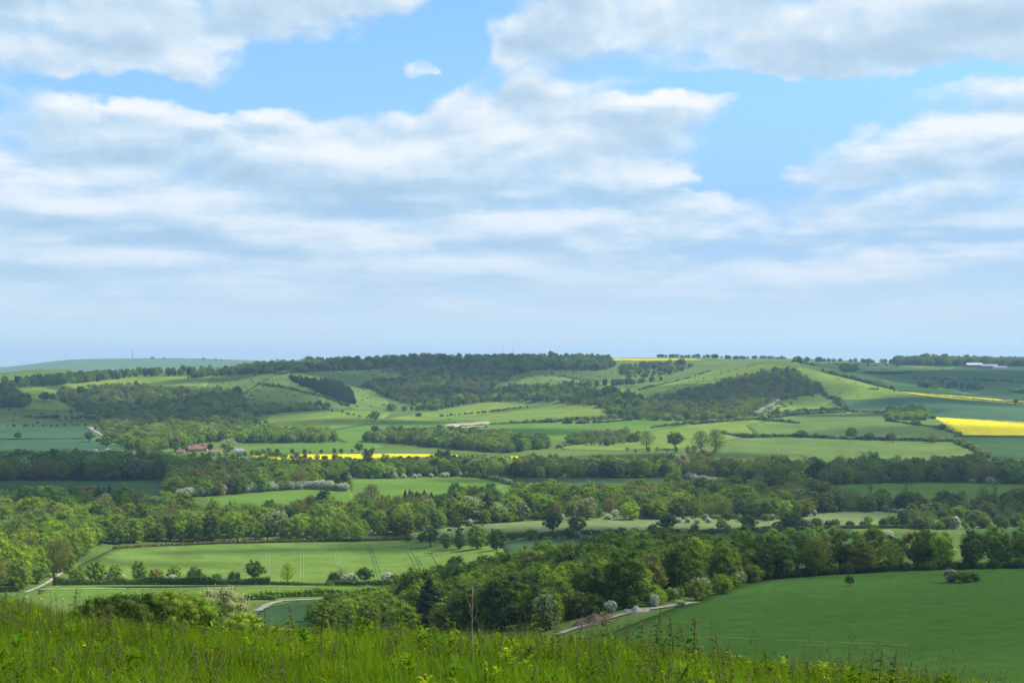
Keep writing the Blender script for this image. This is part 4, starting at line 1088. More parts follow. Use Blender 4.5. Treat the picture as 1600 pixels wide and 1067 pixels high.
for pts, gap, h in [
        ([(1285, 580), (1300, 585), (1330, 592), (1370, 603), (1395, 609)], 14, (5, 9)),
        ([(1285, 616), (1310, 626), (1322, 640), (1260, 643), (1205, 648)], 12, (4, 8)),
        ([(1322, 643), (1380, 645), (1460, 654)], 10, (3, 5)),
        ([(1385, 658), (1430, 664), (1460, 668), (1500, 680), (1495, 684)], 10, (5, 10)),
        ([(1165, 684), (1240, 683), (1330, 687), (1400, 689), (1490, 691)], 10, (5, 11)),
        ([(1130, 678), (1165, 684)], 10, (4, 7)),
        ([(1495, 692), (1520, 702), (1545, 716)], 10, (5, 8)),
        ([(1080, 664), (1120, 660), (1180, 656), (1250, 662)], 12, (4, 7)),
        ([(1020, 669), (1060, 664), (1085, 660)], 12, (3, 6)),
        ([(800, 662), (870, 660), (880, 658), (1000, 652)], 14, (5, 8)),
        ([(880, 662), (940, 661), (1000, 655)], 12, (9, 13)),
        ([(690, 651), (760, 645), (830, 636)], 18, (3, 5)),
        ([(640, 671), (700, 671), (760, 668)], 24, (3, 5)),
        ([(870, 700), (930, 690), (990, 684), (1000, 676)], 14, (3, 6)),
        ([(-40, 686), (60, 686), (140, 687)], 22, (2, 3)),
        ([(-40, 668), (60, 666), (130, 664)], 26, (3, 5)),
        ([(150, 668), (165, 680), (190, 695)], 20, (3, 6)),
        ([(40, 652), (70, 653), (90, 654)], 12, (5, 8)), ([(115, 655), (150, 655)], 12, (6, 9)),
        ([(1580, 612), (1660, 616)], 20, (5, 8)), ([(1430, 592), (1500, 594), (1600, 597), (1680, 598)], 22, (5, 8)),
        ([(1000, 609), (1040, 600), (1080, 590), (1110, 580)], 16, (3, 5)),
        ([(405, 600), (455, 608), (510, 622), (545, 636)], 16, (4, 6)),
        ([(430, 585), (520, 578), (600, 576)], 17, (4, 7)),
        ([(1190, 655), (1250, 648), (1320, 645)], 12, (4, 8)),
]:
    row('hedges', pts, gap * .42, (h[0] * .75, h[1]), HB, {'mid': 3, 'dark': 3, 'olive': 1.5, 'fresh': .7}, (1.2, 2.1))
row('farhill', [(240, 561), (290, 562), (350, 564)], 70, (10, 22), {'broad': 4, 'bush': 2}, {'dark': 1}, (1.2, 2.2))
row('farhill', [(110, 563), (170, 560.5), (230, 560.5)], 150, (6, 10), {'bush': 4}, {'dark': 1}, (1.5, 2.5))

def fringe(region, poly, k=1.12, gap=13, h=(3, 6), cap=260):
    c = np.mean(np.array(poly), 0)
    wood(region, [(c[0] + (x - c[0]) * k, c[1] + (y - c[1]) * k) for x, y in poly], gap, (h[0] / .42, h[1] / .42), {'bush': 5, 'may_thin': 2}, {'mid': 4, 'olive': 3, 'dark': 2, 'fresh': 1}, (1.0, 1.6), cap=cap)


fringe('hillwood', [(92, 624), (150, 608), (240, 606), (372, 612), (400, 662), (210, 690), (165, 690), (120, 645)])
fringe('combe', [(568, 604), (640, 590), (740, 585), (790, 592), (730, 620), (660, 636)])
fringe('spur', [(985, 636), (1100, 606), (1210, 580), (1286, 614), (1190, 648), (1000, 645)], 1.06)
fringe('ridgewood', [(400, 584), (560, 578), (712, 574), (780, 580), (690, 600), (600, 580)], 1.1)
SC = {'mid': 3, 'dark': 3, 'olive': 2}
for poly, gap in [([(370, 620), (420, 590), (500, 580), (600, 577), (610, 590), (575, 605), (610, 632), (560, 640), (440, 634)], 34), ([(800, 600), (830, 582), (960, 582), (1000, 590), (950, 604), (860, 608)], 30),
                  ([(940, 614), (1040, 598), (1110, 581), (1200, 569), (1180, 584), (1060, 610)], 40), ([(-40, 660), (-40, 640), (110, 640), (150, 662)], 36), ([(330, 600), (400, 586), (430, 600), (390, 625)], 26),
                  ([(1225, 575), (1330, 596), (1420, 620), (1300, 622)], 60)]:
    wood('hedges', poly, gap, (3.5, 8), {'bush': 5, 'may_thin': 1.5}, SC, (1.0, 1.8), cap=90)
for pts in [[(640, 846), (720, 850), (780, 852)], [(780, 845), (870, 842), (960, 839), (1100, 836), (1240, 832)]]:
    row('valley', pts, 10, (3, 8), {'bush': 5, 'broad': 3, 'may_thin': 1}, {'dark': 4, 'mid': 2}, (1.0, 1.5))
row('meadowback', [(1040, 811), (1100, 813), (1170, 814), (1240, 813)], 8, (3, 6), {'may': .5, 'bush': 5, 'may_thin': 2}, {'mid': 3, 'dark': 2}, (1.0, 1.4))
row('housewood', [(270, 716), (300, 713), (330, 712), (360, 712)], 7, (3, 5), {'bush': 4, 'broad': 1}, {'fresh': 3, 'mid': 3, 'dark': 1}, (1.0, 1.4))
REG['meadowback'] = ('on the back hedge of the sunlit meadow', 'bushes of the hedge at the back of the sunlit meadow')

# --- trees and bushes that can be told apart in the photograph: foot (px, row), height in pixels, width/height, kind, tint
SINGLES = [
    (1486, 910, 22, 1.2, 'may_thin', 'dark', 'tall end of the field bush, white with blossom'),
    (1512, 910, 17, 2.7, 'bush', 'dark', 'long low dark bush trailing right from the blossoming field bush'),
    (1328, 916, 17, 1.0, 'oak', 'dark', 'small lone round tree standing in the big right field'),
    (150, 909, 34, 1.15, 'broad', 'fresh', 'wide leafy tree at the left end of the dark lane hedge'),
    (180, 909, 28, .9, 'broad', 'lime', 'yellow-green tree beside blossom on the dark lane hedge'),
    (120, 911, 25, 1.2, 'broad', 'mid', 'low dense tree leftmost on the dark lane hedge'),
    (217, 908, 33, .8, 'broad', 'fresh', 'upright fresh green tree on the dark lane hedge'),
    (245, 908, 22, 1.2, 'bush', 'gold', 'golden-leaved bush on the dark lane hedge'),
    (272, 908, 26, 1.0, 'broad', 'mid', 'rounded tree right of the golden bush on the lane hedge'),
    (305, 909, 23, 1.2, 'broad', 'dark', 'low spreading dark tree in the middle of the lane hedge'),
    (338, 911, 16, 1.4, 'bush', 'mid', 'low bush between two dark trees on the lane hedge'),
    (365, 911, 20, 1.2, 'bush', 'mid', 'rounded bush left of the dark oak on the lane hedge'),
    (398, 911, 36, .95, 'oak', 'dark', 'dark round tree at the right end of the lane hedge'),
    (449, 912, 34, .82, 'ash', 'lime', 'airy yellow-green tree standing alone below the barley field'),
    (522, 913, 20, 1.2, 'bush', 'dark', 'dark bush at the left end of the short hedge clump'),
    (533, 913, 26, .9, 'bare', 'brown', 'thin brown tree behind the short hedge clump'),
    (570, 913, 27, 1.15, 'oak', 'dark', 'dark domed tree in the middle of the short hedge clump'),
    (618, 912, 17, 1.2, 'bush', 'olive', 'olive bush at the right end of the short hedge clump'),
    (647, 932, 23, .6, 'conifer', 'pine', 'small dark conifer at the left tip of the near wood'),
    (673, 855, 32, 1.05, 'oak', 'dark', 'dark lone oak-like tree at the top of the barley field'),
    (697, 857, 24, .8, 'broad', 'mid', 'slender tree just right of the dark lone field tree'),
    (717, 857, 44, .85, 'pine', 'pine', 'ragged flat-topped pine above the barley field'),
    (718, 858, 28, .8, 'broad', 'dark', 'dark tree standing under the ragged pine'),
    (746, 858, 38, 1.05, 'broad', 'mid', 'large green tree right of the ragged pine'),
    (776, 860, 34, .9, 'broad', 'dark', 'dark tree at the right end of the row by the pine'),
    (712, 898, 30, 1.1, 'broad', 'dark', 'dark tree rising at the left shoulder of the near wood'),
    (863, 836, 36, .95, 'oak', 'dark', 'left of two dark round trees below the pink chestnut'),
    (900, 837, 31, 1.1, 'oak', 'dark', 'right of two dark round trees below the pink chestnut'),
    (1042, 833, 30, 1.25, 'oak', 'dark', 'dark spreading tree below the lime-green tree'),
    (1127, 830, 18, 1.15, 'oak', 'mid', 'small round tree on the hedge right of the lime-green tree'),
    (1170, 831, 27, 1.2, 'oak', 'dark', 'dark tree on the hedge right of the small round tree'),
    (1238, 829, 30, 1.3, 'oak', 'dark', 'broad dark tree at the right end of the meadow hedge'),
    (917, 812, 33, 1.1, 'chestnut', 'olive', 'large chestnut covered in pinkish white blossom behind the meadow'),
    (1027, 811, 30, 1.05, 'broad', 'lime', 'vivid lime-green tree behind the sunlit meadow'),
    (985, 812, 28, 1.3, 'broad', 'fresh', 'bushy green tree left of the vivid lime-green tree'),
    (950, 812, 9, 1.7, 'may', 'mid', 'low white bush between the chestnut and the lime-green tree'),
    (868, 812, 26, .9, 'broad', 'brown', 'tree with brownish young leaves left of the pink chestnut'),
    (815, 814, 30, .9, 'chestnut', 'dark', 'dark tree hung with white blossom left of the meadow'),
    (753, 800, 30, .9, 'chestnut', 'mid', 'tall blossom-topped tree standing in the valley wood'),
    (633, 788, 24, .45, 'conifer', 'pine', 'left of the pair of slim dark conifers in mid valley'),
    (640, 788, 25, .45, 'conifer', 'pine', 'right of the pair of slim dark conifers in mid valley'),
    (663, 784, 20, .6, 'conifer', 'pine', 'dark fir right of the slim conifer pair'),
    (674, 783, 15, .7, 'conifer', 'pine', 'smaller dark fir beside the taller fir'),
    (580, 790, 34, 1.0, 'ash', 'brown', 'brownish half-leaved tree at the corner of the lit field'),
    (565, 797, 28, 1.4, 'ash', 'grey', 'pale grey-green domed tree below the brownish one'),
    (505, 792, 26, 1.1, 'broad', 'dark', 'dark bushy tree beside the small field left of centre'),
    (485, 792, 18, 1.3, 'broad', 'gold', 'yellowish tree beside the small field left of centre'),
    (538, 764, 28, .7, 'poplar', 'dark', 'upright dark tree at the end of the white hawthorn row'),
    (135, 862, 46, 1.0, 'broad', 'fresh', 'tall sunlit tree over the corner of the barley field'),
    (110, 862, 50, .9, 'broad', 'mid', 'tall green tree left of the sunlit corner tree'),
    (105, 895, 34, .8, 'broad', 'mid', 'round tree beside the lane mouth at lower left'),
    (88, 893, 46, .9, 'broad', 'lime', 'bright yellow-green tree in the clump over the lane'),
    (330, 844, 40, 1.1, 'oak', 'dark', 'large dark domed tree behind the barley field'),
    (254, 808, 30, 1.0, 'chestnut', 'dark', 'blossom-flecked tree right of centre in the left valley wood'),
    (205, 798, 28, .8, 'chestnut', 'dark', 'tall dark tree with white candles in the left valley wood'),
    (52, 806, 20, .9, 'chestnut', 'mid', 'greyish blossoming tree near the left edge of the valley wood'),
    (110, 712, 8, 1.2, 'may', 'mid', 'white hawthorn at the left end of the row below the wheat'),
    (122, 711, 8, 1.5, 'may', 'mid', 'wide white hawthorn below the banded wheat field'),
    (149, 709, 8, 1.0, 'may', 'mid', 'single white hawthorn in front of the round field tree'),
    (168, 709, 9, 1.2, 'may', 'mid', 'largest white hawthorn by the round field tree'),
    (139, 691, 17, 1.0, 'oak', 'dark', 'dark round tree in the left wheat field'),
    (166, 701, 20, 1.15, 'oak', 'mid', 'broad sunlit round tree beside the left chalk path'),
    (28, 687, 12, 1.2, 'oak', 'dark', 'small round tree on the hedge of the left wheat field'),
    (70, 629, 17, 1.15, 'oak', 'dark', 'dark round tree on the bright left hill pasture'),
    (82, 629, 15, .9, 'oak', 'mid', 'smaller tree touching the dark one on the hill pasture'),
    (96, 626, 18, 1.1, 'oak', 'mid', 'big tree at the upper left corner of the hanging wood'),
    (227, 714, 22, .9, 'ash', 'fresh', 'thin sunny tree left of the red-roofed house'),
    (275, 707, 24, .7, 'poplar', 'mid', 'upright green tree left of the red roof'),
    (290, 706, 26, .8, 'broad', 'fresh', 'tall leafy tree close behind the red-roofed house'),
    (328, 706, 13, .9, 'oak', 'copper', 'dark red copper-leaved tree beside the red-roofed house'),
    (357, 706, 20, 1.45, 'chestnut', 'fresh', 'wide pale blossoming tree right of the copper-leaved tree'),
    (186, 718, 15, 1.6, 'broad', 'mid', 'low round tree on the hedge left of the house'),
    (561, 708, 16, 1.1, 'oak', 'dark', 'dark round tree at the left end of the middle wood'),
    (575, 720, 18, 1.1, 'oak', 'dark', 'dark tree standing in front of the yellow band'),
    (585, 658, 16, 1.3, 'oak', 'fresh', 'bright round clump of tree at the foot of the turf bowl'),
    (654, 651, 6.72, 1.7, 'bush', 'dark', 'isolated dark bush on the pale curved pasture'),
    (586, 678, 13, 1.2, 'oak', 'dark', 'dark tree behind the left end of the middle wood'),
    (1010, 702, 30, .9, 'ash', 'mid', 'tall thin tree on the field edge right of centre'),
    (1055, 702, 27, 1.25, 'oak', 'dark', 'dark blue-green round tree right of the tall thin tree'),
    (1095, 706, 34, .9, 'ash', 'olive', 'left of two tall feathery trees right of centre'),
    (1118, 706, 36, .95, 'ash', 'mid', 'right of two tall feathery trees right of centre'),
    (978, 680, 14, 1.0, 'ash', 'olive', 'thin tree above the spinney right of centre'),
    (1330, 684, 17, 1.3, 'broad', 'mid', 'bushy tree on the left part of the long right hedge'),
    (1395, 692, 18, 1.0, 'bare', 'olive', 'grey bare-branched tree on the long right hedge'),
    (1458, 692, 17, 1.5, 'ash', 'olive', 'broad thin-leaved tree near the end of the long right hedge'),
    (1372, 608, 16, 1.3, 'oak', 'grey', 'pale rounded tree on the far right hedge'),
    (1397, 612, 5.60, .7, 'bush', 'dark', 'tiny dark bush beyond the pale rounded tree'),
    (1587, 633, 10, .8, 'oak', 'dark', 'small lone tree by the far yellow strip'),
    (1360, 772, 22, 1.1, 'bare', 'brown', 'left bare tree in front of the bright right field'),
    (1415, 785, 32, .95, 'bare', 'grey', 'tall bare vase-shaped tree on the right'),
    (1555, 780, 28, .9, 'bare', 'grey', 'right bare tree on the hedge of the bright field'),
    (1535, 780, 20, 1.2, 'bare', 'olive', 'low bare tree left of the right bare tree'),
    (1467, 804, 20, 1.55, 'willow', 'grey', 'large pale grey willow-like bush on the right'),
    (1410, 806, 12, 1.5, 'may_thin', 'mid', 'bush with white flecks left of the pale willow bush'),
    (1356, 821, 15, 1.1, 'oak', 'mid', 'small green tree on the hedge below the pale willow bush'),
    (1273, 806, 10, .7, 'may', 'mid', 'single white hawthorn in the shaded right meadow'),
    (1320, 846, 14, .7, 'conifer', 'pine', 'small dark conifer behind the near right trees'),
    (1385, 842, 14, 1.6, 'may', 'mid', 'white blossoming bush behind the near right trees'),
    (1000, 868, 36, 1.0, 'broad', 'fresh', 'rounded green tree topping the near wood'),
    (1025, 872, 30, .8, 'broad', 'dark', 'darker tree beside the rounded crown topping the near wood'),
    (845, 880, 36, 1.0, 'broad', 'dark', 'dark tree on the left back of the near wood'),
    (1105, 912, 60, 1.15, 'oak', 'dark', 'very large dark domed tree in the near wood'),
    (1168, 905, 42, .9, 'broad', 'mid', 'rounded tree right of the very large dark dome'),
    (905, 965, 40, .95, 'broad', 'olive', 'bright-topped tree beside the white chestnut at the wood edge'),
    (853, 985, 54, .95, 'chestnut', 'dark', 'dark rounded tree dotted with white candles at the wood edge'),
    (880, 962, 60, 1.2, 'broad', 'fresh', 'wide yellow-green tree behind the white-candled tree'),
    (955, 957, 19, 1.0, 'may', 'mid', 'white blossoming bush at the wood edge above the heaps'),
    (932, 960, 13, .9, 'may_thin', 'mid', 'small white-flecked bush left of the blossoming bush'),
    (1023, 949, 21, .7, 'may', 'mid', 'tall narrow blossoming bush by the chalk track'),
    (1088, 938, 34, 1.3, 'broad', 'olive', 'spreading olive tree at the end of the chalk track'),
    (1130, 928, 30, 1.2, 'broad', 'fresh', 'fresh green low tree at the field corner'),
    (1063, 946, 9, 2.2, 'may_thin', 'fresh', 'low pale bush beside the chalk track'),
    (1275, 900, 62, .8, 'ash', 'olive', 'thin-leaved tree with grey stems behind the big right field'),
]
for s_ in SINGLES:
    single(*s_)
for px, py, hp in [(158, 908, 13), (166, 908, 16), (186, 908, 13), (270, 909, 12), (350, 911, 10)]:
    single(px, py, hp, 1.25, 'may', 'mid', None, 'lanemay')
for px, py, hp in [(535, 913, 17), (548, 913, 18), (604, 912, 18)]:
    single(px, py, hp, 1.0, 'may', 'mid', None, 'clumpmay')
for px, py, hp in [(1090, 818, 9), (1075, 817, 9), (1060, 817, 9), (1107, 817, 9), (1045, 817, 10), (1022, 823, 7)]:
    single(px, py, hp, 1.2, 'may', 'mid', None, 'meadowmay')
REG['lanemay'] = ('on the dark lane hedge below the barley field', '')
REG['clumpmay'] = ('in the short hedge clump below the barley field', '')
REG['meadowmay'] = ('on the hedge right of the vivid lime-green tree', '')

# ------------------------------------------------------------------ which plants show largest
def crest_row(px):
    xs = sorted(PROF); return np.interp(px, xs, [PROF[x][0] for x in xs]) - 22


def rank_plants():
    Wd, Hh = 800, 534
    free = np.ones((Hh, Wd), bool)
    cr = crest_row(np.arange(Wd) * 2.0)
    yy, xx = np.mgrid[0:Hh, 0:Wd]
    free &= (yy * 2 < cr[None, :])
    for p in sorted(PLANTS, key=lambda q: q['y']):
        k = F / p['y'] / 2
        cx = 400 + p['x'] * k; by = HY / 2 - p['z'] * k; h = p['h'] * k; w = p['w'] * k
        x0, x1 = int(max(0, cx - w / 2)), int(min(Wd, cx + w / 2 + 1)); y0, y1 = int(max(0, by - h)), int(min(Hh, by + 1))
        p['vis'] = 0
        if x1 <= x0 or y1 <= y0:
            continue
        sub = free[y0:y1, x0:x1]
        e = ((xx[y0:y1, x0:x1] - cx) / (w / 2 + .5)) ** 2 + ((yy[y0:y1, x0:x1] - (by - h * .52)) / (h * .52 + .5)) ** 2 < 1
        p['vis'] = int((sub & e).sum())
        sub &= ~e


rank_plants()
for cat_, lim in (('tree', 296), ('bush', 296)):
    grp = [p for p in PLANTS if KINDW[p['kind']][1] == cat_]
    grp.sort(key=lambda p: (not p['keep'], -p['vis']))
    for i, p in enumerate(grp):
        p['thing'] = i < lim and (p['vis'] >= 3 or p['keep'])


def ordinal(n):
    return '%d%s' % (n, 'th' if 10 <= n % 100 <= 20 else {1: 'st', 2: 'nd', 3: 'rd'}.get(n % 10, 'th'))


def realise_things():
    count = {}
    things = [p for p in PLANTS if p['thing']]
    things.sort(key=lambda p: p['x'] / p['y'])
    total = {}
    for p in things:
        key = (p['region'], p['kind'], WORDS[p['t']]); total[key] = total.get(key, 0) + 1
    for p in things:
        e = PROTO[p['kind']][p['var']]
        root = bpy.data.objects.new(WAYNAME[p['kind']], None); COL.objects.link(root)
        root.empty_display_size = 0.5
        root.location = (p['x'], p['y'], p['z']); root.rotation_euler = (0, 0, p['rot'])
        asp = ASPECT[p['kind']][p['var']]
        root.scale = (p['w'] / asp, p['w'] / asp, p['h'])
        for nm in ('trunk', 'crown', 'blossom'):
            if nm in e:
                o = bpy.data.objects.new(nm, e[nm]); COL.objects.link(o); o.parent = root
                o['tint'] = p['tint']
        kw, cat = KINDW[p['kind']]
        if p['label']:
            tag(root, p['label'], cat)
        else:
            key = (p['region'], p['kind'], WORDS[p['t']]); count[key] = count.get(key, 0) + 1
            where = REG[p['region']][0]
            n = total[key]
            col = WORDS[p['t']] + ' '
            if n == 1:
                lb = '%s%s %s' % (col, kw, where)
            elif count[key] == n and n > 2:
                lb = '%s%s, rightmost %s' % (col, kw, where)
            elif count[key] == 1:
                lb = '%s%s, leftmost %s' % (col, kw, where)
            else:
                lb = '%s%s, %s from left %s' % (col, kw, ordinal(count[key]), where)
            tag(root, lb, cat)
        root['group'] = ('trees ' if cat == 'tree' else 'bushes ') + (REG[p['region']][0] if p['region'] in REG else 'standing apart in the valley')


ASPECT = {}
for kd, lst in PROTO.items():
    ASPECT[kd] = []
    for e in lst:
        co = np.empty(len(e['crown'].vertices) * 3, np.float32); e['crown'].vertices.foreach_get('co', co)
        co = co.reshape(-1, 3)
        ASPECT[kd].append(float(((co[:, 0].max() - co[:, 0].min()) + (co[:, 1].max() - co[:, 1].min())) / 2) * .93)
realise_things()


# ------------------------------------------------------------------ the rest of each wood as one mass
def scatter_group(collection, name):
    g = bpy.data.node_groups.new(name, 'GeometryNodeTree')
    g.interface.new_socket('Geometry', in_out='INPUT', socket_type='NodeSocketGeometry')
    g.interface.new_socket('Geometry', in_out='OUTPUT', socket_type='NodeSocketGeometry')
    n = g.nodes; L = g.links.new
    gi = n.new('NodeGroupInput'); go = n.new('NodeGroupOutput')
    ci = n.new('GeometryNodeCollectionInfo'); ci.inputs['Collection'].default_value = collection
    ci.inputs['Separate Children'].default_value = True; ci.inputs['Reset Children'].default_value = True
    ip = n.new('GeometryNodeInstanceOnPoints')
    ip.inputs['Pick Instance'].default_value = True
    def attr(nm, typ):
        a = n.new('GeometryNodeInputNamedAttribute'); a.data_type = typ; a.inputs['Name'].default_value = nm
        return a.outputs['Attribute']
    mp = n.new('GeometryNodeMeshToPoints')
    L(gi.outputs[0], mp.inputs[0]); L(mp.outputs[0], ip.inputs['Points'])
    L(ci.outputs[0], ip.inputs['Instance'])
    L(attr('which', 'INT'), ip.inputs['Instance Index'])
    er = n.new('FunctionNodeEulerToRotation'); L(attr('turn', 'FLOAT_VECTOR'), er.inputs[0]); L(er.outputs[0], ip.inputs['Rotation'])
    L(attr('size', 'FLOAT_VECTOR'), ip.inputs['Scale'])
    L(ip.outputs[0], go.inputs[0])
    return g


def scatter(name, label, group, pos, which, turn, size, tint):
    me = bpy.data.meshes.new(name)
    me.vertices.add(len(pos)); me.vertices.foreach_set('co', np.asarray(pos, np.float32).ravel())
    a = me.attributes.new('which', 'INT', 'POINT'); a.data.foreach_set('value', np.asarray(which, np.int32))
    a = me.attributes.new('turn', 'FLOAT_VECTOR', 'POINT'); a.data.foreach_set('vector', np.asarray(turn, np.float32).ravel())
    a = me.attributes.new('size', 'FLOAT_VECTOR', 'POINT'); a.data.foreach_set('vector', np.asarray(size, np.float32).ravel())
    a = me.attributes.new('tint', 'FLOAT_COLOR', 'POINT')
    a.data.foreach_set('color', np.concatenate([np.asarray(tint, np.float32), np.ones((len(pos), 1), np.float32)], 1).ravel())
    o = link(name, me)
    md = o.modifiers.new('scatter', 'NODES'); md.node_group = group
    tag(o, label, kind='stuff')
    return o


TREE_GROUP = scatter_group(PROTO_COL, 'plant_scatter')
for key, (where, mass) in REG.items():
    L_ = [p for p in PLANTS if p['region'] == key and not p['thing']]
    if not L_ or not mass:
        continue
    pos = [(p['x'], p['y'], p['z']) for p in L_]
    wh = [JIDX[(p['kind'], p['var'])] for p in L_]
    sz = [(p['w'] / ASPECT[p['kind']][p['var']], p['w'] / ASPECT[p['kind']][p['var']], p['h']) for p in L_]
    scatter('hedgerow' if key == 'hedges' else 'woodland', mass, TREE_GROUP, pos, wh, [(0, 0, p['rot']) for p in L_], sz, [p['tint'] for p in L_])
print('plants', len(PLANTS), 'things', sum(p['thing'] for p in PLANTS))

# ------------------------------------------------------------------ clipped hedges: one thing each
def hedge(label, pts, h, w, t, dmin=60.0, cat='hedge', blossom=0.0, rough=.25, name='hedge'):
    r = rng
    p = resample(pts, 160); W = cast(p[:, 0], p[:, 1], dmin)
    s = np.concatenate([[0], np.cumsum(np.linalg.norm(np.diff(W[:, :2], axis=0), axis=1))])
    L = s[-1]; d = W[:, 1].mean()
    step = max(0.8, d * .0011)
    n = int(L / step) + 2
    q = np.linspace(0, L, n)
    X = np.stack([np.interp(q, s, W[:, i]) for i in range(3)], -1)
    X[:, 2] = ground_z(X[:, 0], X[:, 1])
    hh = h * (1 + rough * (np.interp(q, np.linspace(0, L, max(3, int(L / 7))), r.uniform(-1, 1, max(3, int(L / 7))))))
    C, ra = [], []
    for k in range(n):
        lv = max(2, int(h / (w * .7)) + 1)
        for j in range(lv):
            z = hh[k] * (j + .6) / lv
            C.append(X[k] + np.array([r.normal() * .1 * w, r.normal() * .12 * w, z * .82])); ra.append(max(w * .55, hh[k] / lv * .7) * r.uniform(.85, 1.2))
    C = np.array(C); ra = np.array(ra)
    size = max(.16, d * .00042)
    ne = np.full(len(C), int(np.clip(10 * (ra.mean() / size) ** 2 / 6, 6, 26)))
    V, Fq = leaf_quads(r, C, ra, ne, size, .95, .7)
    iv, it = ico_core()
    vs, fs, o = [V], [np.concatenate([Fq[:, [0, 1, 2]], Fq[:, [0, 2, 3]]])], len(V)
    for c, a in zip(C, ra):
        vs.append(c + iv * a * .72); fs.append(it + o); o += len(iv)
    base = X.mean(0)
    root = link(name, None, loc=base)
    f = link('foliage', mesh_from('foliage', np.concatenate(vs) - base, np.concatenate(fs), [M['leaf']]), root)
    f['tint'] = tint_of(t, r)
    if blossom:
        nb = np.maximum(0, r.poisson(blossom, len(C)))
        sel = r.random(len(C)) < .35
        bv, bf = leaf_quads(r, C[sel], ra[sel] * 1.12, nb[sel] * 2, size * .9, 1.0, .6, .4)
        if len(bv):
            link('blossom', mesh_from('blossom', bv - base, bf, [M['blossom']]), root)
    tag(root, label, cat)
    return root


hedge('long dark clipped hedge in front of the pale lane', [(85, 914), (150, 913), (240, 913), (330, 913.5), (420, 913)], 3.2, 2.2, 'dark', rough=.6)
hedge('low dark hedge continuing right past the lone airy tree', [(420, 913), (470, 914), (520, 915)], 1.8, 1.6, 'mid', rough=.5)
hedge('short thick hedge joining the dark domed tree and the blossom', [(512, 914), (560, 915), (622, 914)], 2.6, 2.2, 'dark', blossom=1.0)
hedge('neat clipped hedge along the top of the barley field', [(178, 858), (250, 854), (330, 850.5), (430, 847.5), (560, 845), (640, 843)], 2.2, 1.8, 'olive', rough=.12, blossom=.6)
hedge('rough hedge between the barley field and the lit meadow', [(640, 843), (665, 842), (700, 844), (760, 846)], 1.8, 1.8, 'mid', blossom=2.0, rough=.5)
hedge('dark hedge with white flecks below the sunlit meadow', [(770, 842), (830, 838), (930, 835), (1050, 834), (1160, 832), (1240, 828)], 3.2, 2.4, 'dark', blossom=2.2, rough=.4)
hedge('dark hedge below the shaded right meadow', [(1240, 829), (1300, 826), (1400, 825), (1480, 826)], 2.6, 2.0, 'dark', blossom=.5)
hedge('thick hedge curving above the small wheat patch', [(395, 937), (440, 933), (500, 931), (560, 929), (620, 925)], 3.4, 2.6, 'mid', rough=.45, blossom=.5)
hedge('scrubby hedge right of the chalk track bend', [(340, 934), (390, 936), (430, 937)], 2.4, 2.0, 'mid', rough=.5)
hedge('long bushy hedge in blossom on the white hawthorn row', [(1065, 747), (1090, 753), (1130, 758), (1200, 762), (1230, 763)], 4.2, 3.5, 'olive', blossom=3.0, rough=.3)
hedge('dark dense hedge along the foot of the yellow right field', [(1495, 682.5), (1550, 682.5), (1620, 683.5), (1720, 687)], 2.0, 2.0, 'dark')
hedge('thin hedge line below the banded left wheat field', [(-40, 714), (60, 713.5), (150, 714.5)], 2.2, 2.0, 'mid', rough=.4)
hedge('hedge dividing the two left wheat fields', [(-40, 687), (60, 686.5), (130, 686.5)], 1.8, 2.0, 'dark', rough=.3)
hedge('hedge along the far edge of the tramlined wheat field', [(1404, 611), (1480, 620), (1560, 628), (1640, 633)], 2.0, 2.2, 'dark', rough=.4)
hedge('long dark hedge across the right middle fields', [(1165, 684), (1240, 683), (1330, 687), (1400, 689), (1490, 691)], 5.0, 4.0, 'dark', rough=.4)
hedge('hedge between the domed pasture and the long crop field', [(720, 667), (800, 662), (880, 659), (960, 655)], 3.0, 2.6, 'mid', rough=.5)
hedge('bushy undergrowth at the foot of the tall near tree line', [(1195, 904), (1300, 897), (1400, 891.5), (1500, 889), (1620, 887)], 2.6, 2.6, 'dark', rough=.5)

# ------------------------------------------------------------------ buildings, masts, heaps, posts
BM = {
    'brick': mat_simple('red_brick', (0.27, 0.16, 0.125), .9, .2, .6),
    'tile': mat_simple('clay_roof_tile', (0.27, 0.135, 0.10), .85, .25, .5),
    'render': mat_simple('pale_render', (0.62, 0.56, 0.48), .9, .12, .3),
    'slate': mat_simple('grey_slate', (0.22, 0.22, 0.25), .6, .2, .4, .4),
    'sheet': mat_simple('pale_roof_sheet', (0.42, 0.44, 0.46), .5, .1, .1, .4),
    'boards': mat_simple('weathered_boards', (0.22, 0.20, 0.21), .9, .25, .3),
    'glass': mat_simple('window_glass', (0.05, 0.06, 0.07), .15, .2, .5, .6),
    'white': mat_simple('white_paint', (0.78, 0.77, 0.74), .6, .06, .5),
    'steel': mat_simple('galvanised_steel', (0.35, 0.36, 0.38), .5, .1, .5, .4),
    'wood': mat_simple('grey_post_wood', (0.20, 0.17, 0.13), .9, .3, 2.0),
    'dead': mat_simple('dry_plant_stem', (0.36, 0.25, 0.17), .85, .3, 8.0),
}


